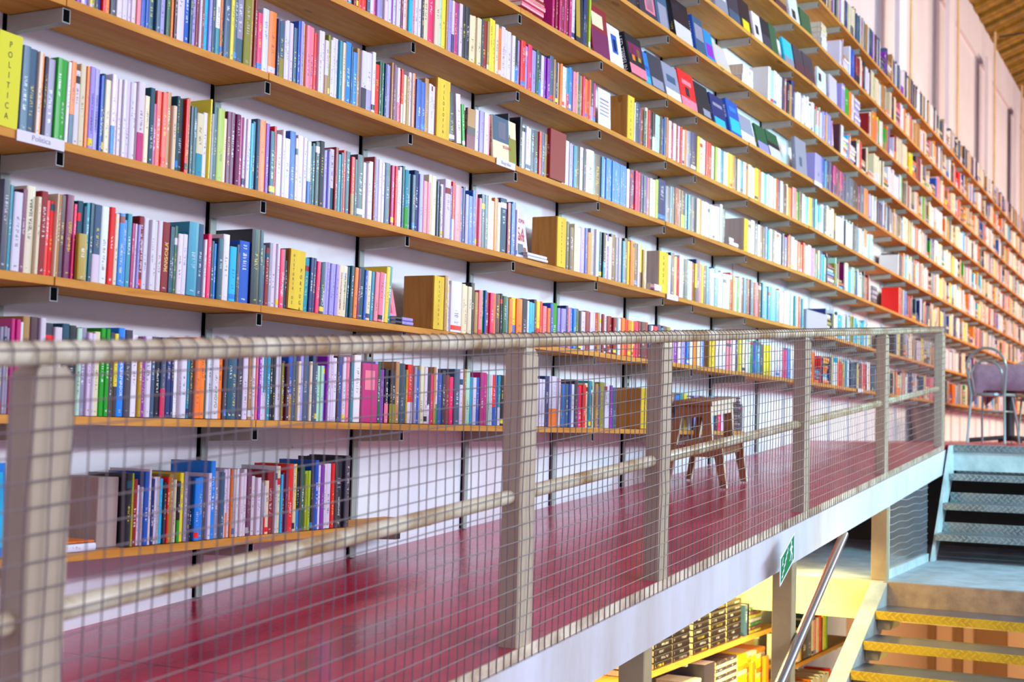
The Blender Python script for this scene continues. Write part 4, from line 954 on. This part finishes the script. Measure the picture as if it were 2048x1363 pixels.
for X in posts:
    b = MB(); y0, y1 = fy(X) + .006, fy(X) + .006 + pd; zb, zt = zramp(X) - .045, rz(X, -.016)
    c = .016
    b.box((X, y0, zb), (X + pw, y1, zt - c), bev=.004)
    b.hexa([(X + .002, y0 + .002, zt - c), (X + pw - .002, y0 + .002, zt - c), (X + pw - .002, y1 - .002, zt - c), (X + .002, y1 - .002, zt - c)], [(X + .018, y0 + .006, zt), (X + pw - .014, y0 + .006, zt), (X + pw - .014, y1 - .006, zt), (X + .018, y1 - .006, zt)])
    po = part('post', b, POSTM, rail)
    b = MB(); b.box((X + pw, y0 + .01, zb + .02), (X + pw + .03, y1 - .01, zb + .028)); b.tube([(X + pw + .015, y0 + .03, zb + .028), (X + pw + .015, y0 + .03, zb + .05)], .008, 6); 
    q = b.build('anchor_bolt', KERBM, None, origin=tuple(rail.location)); q.parent = po; q.location = (0, 0, 0)
# wire mesh: verticals hook over the top rail and run down to the beam
b = MB(); rr = random.Random(3); STEP = .0405; WR = .00135
X = X0
while X < XE + .05:
    y = fy(X) - .003; zt = rz(X, .019); zb = zramp(X) - .082; amp = rr.uniform(.0015, .0045); ph = rr.uniform(0, 6); n_ = 12
    path = [(X, y + .034, zt - .006), (X, y + .022, zt + .002), (X, y + .008, zt - .002)]
    for i in range(n_ + 1):
        t = i / n_; bend = amp * math.sin(ph + t * 9 + X * 3) + .003 * math.sin(X * 1.7 + t * 5)
        kink = .012 * math.exp(-((t - .62) / .07) ** 2) * math.sin(X * 2.1) if 3 < X < 7 else 0
        path.append((X + bend + kink, y + .0008 * math.sin(t * 30), zt - .012 + (zb - zt + .012) * t))
    b.tube(path, WR, 5, cap=False); X += STEP
for j in range(20):
    h0 = .019 - .0385 * j - .012
    path = [(x_, fy(x_) - .0055 - .001 * math.sin(x_ * 40 + j), rz(x_, h0) + .0025 * math.sin(x_ * 2.3 + j * .7)) for x_ in np.linspace(X0, XE + .04, 70)]
    if rz(3, h0) > zramp(3) - .08: b.tube(path, WR, 5, cap=False)
part('wire_mesh', b, WIRE, rail)
# kerb flat under the mesh and the big painted fascia beam
b = MB(); h0, h1 = -.032, -.0015
b.hexa([(.2, fy(.2) - .001, zramp(.2) + h0), (9.7, fy(9.7) - .001, zramp(9.7) + h0), (9.7, fy(9.7) + .004, zramp(9.7) + h0), (.2, fy(.2) + .004, zramp(.2) + h0)],
       [(.2, fy(.2) - .001, zramp(.2) + h1), (9.7, fy(9.7) - .001, zramp(9.7) + h1), (9.7, fy(9.7) + .004, zramp(9.7) + h1), (.2, fy(.2) + .004, zramp(.2) + h1)])
tag(b.build('kerb_strip', KERBM, origin=(.2, fy(.2), zramp(.2))), 'rust-stained cream kerb strip along the open edge of the red ramp', 'kerb')
b = MB(); h0, h1 = -.186, -.034
b.hexa([(.2, fy(.2) - .008, zramp(.2) + h0), (9.72, fy(9.72) - .008, zramp(9.7) + h0), (9.72, fy(9.72) + .07, zramp(9.7) + h0), (.2, fy(.2) + .07, zramp(.2) + h0)],
       [(.2, fy(.2) - .008, zramp(.2) + h1), (9.72, fy(9.72) - .008, zramp(9.7) + h1), (9.72, fy(9.72) + .07, zramp(9.7) + h1), (.2, fy(.2) + .07, zramp(.2) + h1)])
tag(b.build('fascia_beam', BEAMM, origin=(.2, fy(.2), zramp(.2))), 'long white painted steel beam carrying the ramp edge below the mesh', 'beam')
for i, (X, lab) in enumerate(((4.06, 'taupe square column under the ramp, nearest, at the bottom edge'), (5.80, 'taupe square column under the ramp beside the exit sign'), (7.58, 'taupe square column standing on the landing edge beside the wire screen'))):
    zb = -3.2 if i < 2 else LANDZ; zt = zramp(X) - .187
    b = MB(); b.box((X, fy(X) + .0, zb), (X + .065, fy(X) + .085, zt), bev=.003) if i < 2 else b.box((X + .18, fy(X) + .0, zb), (X + .235, fy(X) + .085, zramp(X + .2) - .187), bev=.003)
    tag(b.build('support_column', COLM, origin=(X, fy(X), zb)), lab, 'column', 'columns under the ramp')

# emergency exit sign, hanging crooked from the beam
c0 = onF(1575, 1117); d0 = 1.0
wv = Vector((0, 0, 0)); 
cam_r, cam_u, cam_f = Vector(RM[:, 0]), Vector(RM[:, 1]), -Vector(RM[:, 2])
dep = Vector(c0).dot(cam_f) * .955
ctr = Vector(c0) * .955
sc_ = dep / F
cam_f = Vector(c0).normalized()
wv = cam_r * (28.5 * sc_) + cam_u * (54 * sc_) + cam_f * .20
hv = cam_r * (-1.5 * sc_) + cam_u * (52 * sc_) - cam_f * .06
ex = wv.normalized(); hv = (hv - ex * hv.dot(ex)); ey = hv.normalized(); ez = ex.cross(ey)
SW, SH = wv.length, hv.length
Ms = Matrix((ex, ey, ez)).transposed().to_4x4(); Ms.translation = ctr
sg = bpy.data.objects.new('exit_sign', None); COL.objects.link(sg); sg.matrix_world = Ms
tag(sg, 'green emergency exit sign with running figure and stairs under the white beam', 'sign')
b = MB(); b.box((-SW / 2, -SH / 2, -.003), (SW / 2, SH / 2, 0)); b.build('sign_plate', mat('sign_white', (.85, .86, .88), .35), sg, fix=False)
b = MB(); k = .045; b.box((-SW / 2 + SW * k, -SH / 2 + SW * k, 0), (SW / 2 - SW * k, SH / 2 - SW * k, .0006)); b.build('green_field', mat('sign_green', (.0, .20, .065), .5, 0, .2), sg, fix=False)
b = MB(); H = SH; z = .0012
def fl(p): b.add([(x * SW, y * SH, z) for x, y in p], [tuple(range(len(p)))])
# stair: descending zigzag band on the left half
for i in range(5):
    x = -.40 + i * .085; y = -.32 + i * .13
    fl([(x, y), (x + .085, y), (x + .085, y + .10), (x, y + .10)]); fl([(x + .045, y), (x + .085, y), (x + .085, y + .20), (x + .045, y + .20)])
fl([(-.40, .10), (-.36, .10), (-.30, .36), (-.34, .36)]); fl([(-.40, .10), (-.30, .10), (-.30, .15), (-.40, .15)])
b.build('stair_symbol', mat('sign_picto', (.9, .92, .92), .35), sg, fix=False); b = MB()
# runner: head, body, arms, legs
hd = [(.25 + .035 * math.cos(a), .34 + .07 * math.sin(a)) for a in np.linspace(0, 2 * math.pi, 13)[:-1]]; fl(hd)
fl([(.19, .26), (.30, .24), (.29, -.02), (.21, -.02)]); fl([(.13, .20), (.20, .26), (.20, .18), (.15, .12)]); fl([(.29, .22), (.36, .10), (.34, .06), (.28, .16)])
fl([(.21, 0), (.26, 0), (.20, -.22), (.13, -.22), (.13, -.17), (.17, -.17)]); fl([(.25, 0), (.29, 0), (.34, -.12), (.32, -.36), (.285, -.36), (.295, -.14)])
b.build('running_figure', bpy.data.materials['sign_picto'], sg, fix=False)

# ------------------------------------------------------------------ upper stair, landing screen, lower stair
SY = 1.795
st = empty('upper_staircase', (9.2, SY, LANDZ), 'open steel staircase of diamond-plate treads climbing from the landing', 'staircase')
T0 = [(9.765, UPZ + .002), (9.63, -.253), (9.42, -.436), (9.19, -.619)]
for i, (X, z) in enumerate(T0):
    b = MB(); yl = SY + .035 if i == 0 else SY + .01
    b.box((X, -2.6, z - .042), (X + .006, yl, z)); b.box((X + .006, -2.6, z - .006), (X + .25, yl, z))
    if i: b.box((X + .244, -2.6, z), (X + .25, yl, z + .062))
    part('tread', b, PLATE, st)
b = MB(); b.box((9.785, -2.6, UPZ - .17), (9.795, SY + .03, UPZ - .040)); part('riser_plate', b, STEELC, st)
b = MB()
def quad_strip(pts, y0, y1): b.prism(pts, 1, y0, y1)
b.prism([(9.13, LANDZ + .001), (9.24, LANDZ + .001), (9.86, UPZ - .12), (9.86, UPZ + .0), (9.70, UPZ - .005)], 1, SY + .012, SY + .03); part('stringer', b, STEELC, st)
# wire screen between the column and the stair
sx0, sx1 = 7.83, 9.12
sc = empty('wire_screen', (sx0, fy(sx0), LANDZ), 'grey square-mesh wire screen under the beam between column and staircase', 'screen')
b = MB(); b.hexa([(sx0, fy(sx0), LANDZ + .001), (sx1, fy(sx1), LANDZ + .001), (sx1, fy(sx1) + .03, LANDZ + .001), (sx0, fy(sx0) + .03, LANDZ + .001)], [(sx0, fy(sx0), LANDZ + .05), (sx1, fy(sx1), LANDZ + .05), (sx1, fy(sx1) + .03, LANDZ + .05), (sx0, fy(sx0) + .03, LANDZ + .05)]); part('bottom_rail', b, STEELC, sc)
b = MB(); b.box((sx0, fy(sx0), LANDZ + .05), (sx0 + .03, fy(sx0) + .03, zramp(sx0) - .187)); part('side_rail', b, STEELC, sc)
b = MB(); X = sx0 + .05
while X < sx1:
    zt = zramp(X) - .187; zl = LANDZ + .05
    b.tube([(X + .004 * math.sin(i * 1.7 + X * 9), fy(X) + .01, zl + (zt - zl) * i / 8) for i in range(9)], WR * 1.3, 5, cap=False); X += .0405
zl = LANDZ + .09
while zl < zramp(sx1) - .19:
    xa = sx0 + .02
    while zramp(xa) - .187 < zl: xa += .05
    b.tube([(x_, fy(x_) + .007, zl + .004 * math.sin(x_ * 14)) for x_ in np.linspace(xa, sx1, 30)], WR * 1.4, 5, cap=False); zl += .0405
part('wire_mesh', b, mat('screen_wire', lin('8f98a2'), .4, .5), sc)
# lower stair
ls = empty('lower_staircase', (6.4, 1.77, -1.3), 'lower steel staircase with yellow-fronted treads descending from the landing', 'staircase')
LT = [(7.47, -.9166), (7.22, -1.041), (6.974, -1.1535), (6.73, -1.272), (6.48, -1.39), (6.23, -1.51)]
for X, z in LT:
    b = MB(); b.box((X + .003, -2.6, z - .008), (X + .27, 1.765, z)); t = part('tread', b, PLATEG, ls)
    b = MB(); b.box((X - .003, -2.6, z - .044), (X + .003, 1.765, z - .001)); q = b.build('yellow_nosing', PLATEY, None, origin=tuple(ls.location)); q.parent = t; q.location = (0, 0, 0)
    b = MB(); b.box((X + .04, 1.70, z - .10), (X + .26, 1.765, z - .008)); q = b.build('tread_bracket', COLM, None, origin=tuple(ls.location)); q.parent = t; q.location = (0, 0, 0)
sl = (-.9166 + 1.272) / (7.47 - 6.73)
def lz(X): return LANDZ - .01 + sl * (X - 7.73)
b = MB(); Xa, Xb = 5.4, 7.735
b.hexa([(Xa, 1.768, lz(Xa) - .2), (Xb, 1.768, lz(Xb) - .19), (Xb, 1.855, lz(Xb) - .19), (Xa, 1.855, lz(Xa) - .2)], [(Xa, 1.768, lz(Xa)), (Xb, 1.768, lz(Xb)), (Xb, 1.855, lz(Xb)), (Xa, 1.855, lz(Xa))]); part('stringer', b, worn('stringer_grey_paint', lin('a4aaa6'), lin('868c88'), .55, 5, .4, .05), ls)
# galvanised handrail pipe below the ramp
p0, p1 = Vector(onF(1690, 1060)), Vector(onF(1556, 1372)); 
p0 = p0 * 1.0; off = Vector((0, .055, 0))
k0, k1 = ray(1688, 1068), ray(1557, 1372)
q0 = Vector(k0 * ((fy(6.9) + .03) / k0[1])); q1 = Vector(k1 * (1.66 / k1[1]))
b = MB(); b.tube([tuple(q0), tuple(q1)], .0215, 16); tag(b.build('handrail_pipe', PIPE, origin=tuple(q1)), 'bare galvanised handrail pipe slanting down from the white beam', 'handrail')

# ------------------------------------------------------------------ step stool
fr = onramp(1448, 966)
fr = fr * .968
u = empty('step_stool', (fr[0], fr[1], zramp(fr[0])), 'brown wooden step stool standing on the red ramp behind the railing', 'stool', None, (0, -math.atan(RS), math.radians(1.5)))
def spart(name, f, mats=(STOOL, STOOL_LIT_EDGE)):
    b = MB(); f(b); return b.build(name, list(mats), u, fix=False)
def leg(b, p0, p1, w0, w1, d0, d1):
    (x, y, z), (X, Y, Z) = p0, p1
    bot = [(x, y, z), (x + w0, y, z), (x + w0, y + d0, z), (x, y + d0, z)]; top = [(X, Y, Z), (X + w1, Y, Z), (X + w1, Y + d1, Z), (X, Y + d1, Z)]
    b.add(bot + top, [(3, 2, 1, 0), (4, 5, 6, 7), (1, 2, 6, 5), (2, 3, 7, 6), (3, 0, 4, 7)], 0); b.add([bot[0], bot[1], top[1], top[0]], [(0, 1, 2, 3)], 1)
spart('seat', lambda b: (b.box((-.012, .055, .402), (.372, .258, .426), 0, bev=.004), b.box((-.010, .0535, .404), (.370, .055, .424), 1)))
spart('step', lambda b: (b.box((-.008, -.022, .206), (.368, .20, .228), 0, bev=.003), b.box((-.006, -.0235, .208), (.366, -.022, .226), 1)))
for x in (0., .336):
    spart('leg', lambda b: leg(b, (x, -.012, 0), (x, .01, .206), .024, .024, .032, .05))
    spart('leg', lambda b: leg(b, (x, .285, 0), (x, .205, .402), .024, .024, .028, .038))
    spart('leg', lambda b: leg(b, (x, .058, .228), (x, .066, .402), .024, .024, .05, .045))
    spart('apron', lambda b: b.box((x + .002, .10, .345), (x + .020, .235, .402)))
    spart('apron', lambda b: b.box((x + .002, .05, .150), (x + .020, .245, .206)))
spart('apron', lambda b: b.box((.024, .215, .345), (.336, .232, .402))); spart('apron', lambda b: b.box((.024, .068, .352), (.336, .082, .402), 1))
spart('apron', lambda b: b.box((.024, .02, .155), (.336, .034, .206), 0))

# ------------------------------------------------------------------ far gallery furniture
def Yat(px, X, z):
    a, b_ = -3., 6.
    for _ in range(50):
        m = (a + b_) / 2
        if proj((X, m, z))[0] > px: a = m
        else: b_ = m
    return (a + b_) / 2
def chair(loc, rot, lab, cloth=None):
    u = empty('bistro_chair', loc, lab, 'chair', 'bistro chairs at the gallery table', (0, 0, rot))
    # local: back frame along y (centre 0), facing +x
    def loop(hw, top, neck, base, lean, r, splay=0.):
        P = []
        for s_ in (-1, 1):
            side = []
            side.append((-.05 if splay else 0, s_ * (neck + splay), base)); side.append((0, s_ * neck, .43)); side.append((lean * .45, s_ * (neck + (hw - neck) * .55), .55)); side.append((lean * .8, s_ * hw, top - hw * 1.05))
            P.append(side)
        arc = [(lean, hw * math.cos(a), top - hw + hw * math.sin(a)) for a in np.linspace(0.12, math.pi - .12, 14)]
        left, right = P
        return right + arc + left[::-1]
    b = MB(); b.tube(loop(.172, .845, .145, .0, -.06, .0115, .02), .0115, 8); b.build('back_frame', TUBE, u, fix=False)
    b = MB(); b.tube(loop(.135, .735, .122, .44, -.045, .01), .0095, 8); b.build('back_loop', TUBE, u, fix=False)
    b = MB(); n = 20; ring = [(.20 + .20 * math.cos(2 * math.pi * i / n), .18 * math.sin(2 * math.pi * i / n)) for i in range(n)]
    b.prism(ring, 2, .425, .447); b.build('seat', TUBE, u, fix=False)
    for s_ in (-1, 1):
        b = MB(); b.tube([(.30, s_ * .13, .425), (.36, s_ * .155, .2), (.41, s_ * .165, .0)], .0105, 8); b.build('leg', TUBE, u, fix=False)
    b = MB(); ring = [(.19 + .185 * math.cos(2 * math.pi * i / n), .16 * math.sin(2 * math.pi * i / n), .285) for i in range(n + 1)]; b.tube(ring, .007, 6, cap=False); b.build('stretcher_ring', TUBE, u, fix=False)
    return u
CXX = 13.2
ya, yb = Yat(1941, CXX, UPZ), Yat(2009, CXX, UPZ)
chair((CXX, (ya + yb) / 2, UPZ + .001), -.12, 'grey-blue tubular bistro chair with double hoop back at the top of the stairs')
chair((15.35, Yat(2058, 15.3, .4), UPZ + .001), math.pi + .3, 'second tubular bistro chair half hidden at the right edge beyond the table')
TX = 14.05; y1 = Yat(1943, TX, .68); y0 = y1 - 1.0; tz = UPZ + .745
tb = empty('cafe_table', (TX + .4, (y0 + y1) / 2, UPZ), 'small cafe table with a black cross-foot pedestal under the mauve cloth', 'table')
b = MB(); b.box((TX + .02, y0, tz - .03), (TX + .80, y1 - .02, tz - .006)); part('tabletop', b, BLACKM, tb)
yc = Yat(2020, TX + .4, .3)
b = MB(); b.tube([(TX + .4, yc, UPZ + .02), (TX + .4, yc, tz - .03)], .045, 12); part('pedestal', b, BLACKM, tb)
b = MB(); 
for a in (.4, .4 + math.pi / 2):
    c_, s_ = math.cos(a) * .38, math.sin(a) * .38
    b.tube([(TX + .4 - c_, yc - s_, UPZ + .022), (TX + .4, yc, UPZ + .06), (TX + .4 + c_, yc + s_, UPZ + .022)], .022, 6)
part('cross_foot', b, BLACKM, tb)
b = MB(); dr = .25; N = 16
def hang(P0, P1, out, corner0, corner1):
    k = len(b.v)
    vs = []
    for i in range(N + 1):
        t = i / N; x = P0[0] + (P1[0] - P0[0]) * t; y = P0[1] + (P1[1] - P0[1]) * t; wv_ = .012 * math.sin(t * 17)
        for j, hh in enumerate((0., .5, 1.)):
            extra = (.13 * max(0, 1 - t / .12) if corner0 else 0) + (.13 * max(0, 1 - (1 - t) / .12) if corner1 else 0)
            vs.append((x + out[0] * (wv_ + .02) * hh, y + out[1] * (wv_ + .02) * hh, tz - (dr + extra) * hh))
    fs = [(3 * i + j, 3 * i + 3 + j, 3 * i + 4 + j, 3 * i + 1 + j) for i in range(N) for j in range(2)]
    b.add(vs, fs, 0, True)
b.add([(TX, y0, tz), (TX + .82, y0, tz), (TX + .82, y1, tz), (TX, y1, tz)], [(0, 1, 2, 3)])
hang((TX, y1), (TX, y0), (-1, 0), True, True); hang((TX, y1), (TX + .82, y1), (0, 1), True, True); hang((TX + .82, y1), (TX + .82, y0), (1, 0), True, True); hang((TX, y0), (TX + .82, y0), (0, -1), True, True)
cl = b.build('tablecloth', CLOTH, origin=(TX, y1, tz)); tag(cl, 'mauve-grey tablecloth hanging in points over the cafe table', 'tablecloth')
sd = cl.modifiers.new('thickness', 'SOLIDIFY'); sd.thickness = .003
# brown board leaning on the wall under the shelves, seen through the mesh
def wallX(px, z):
    for X in np.arange(8, 26, .01):
        if proj((X, YW + yoff(X), z))[0] > px: return X
xa, xb = wallX(1811, .1), wallX(1853, .1)
b = MB()
q = [(xa, YW + yoff(xa) - .105), (xb, YW + yoff(xb) - .105)]
b.hexa([(q[0][0], q[0][1], UPZ + .001), (q[1][0], q[1][1], UPZ + .001), (q[1][0], q[1][1] + .03, UPZ + .001), (q[0][0], q[0][1] + .03, UPZ + .001)],
       [(q[0][0], q[0][1] + .03, .250), (q[1][0], q[1][1] + .03, .250), (q[1][0], q[1][1] + .06, .250), (q[0][0], q[0][1] + .06, .250)])
tag(b.build('wooden_panel', worn('panel_brown', lin('7c5a58'), lin('6a4a4a'), .6, 4, .4, .1), origin=(xa, q[0][1], UPZ)), 'brown board leaning on the wall under the third shelf, behind the mesh', 'panel')
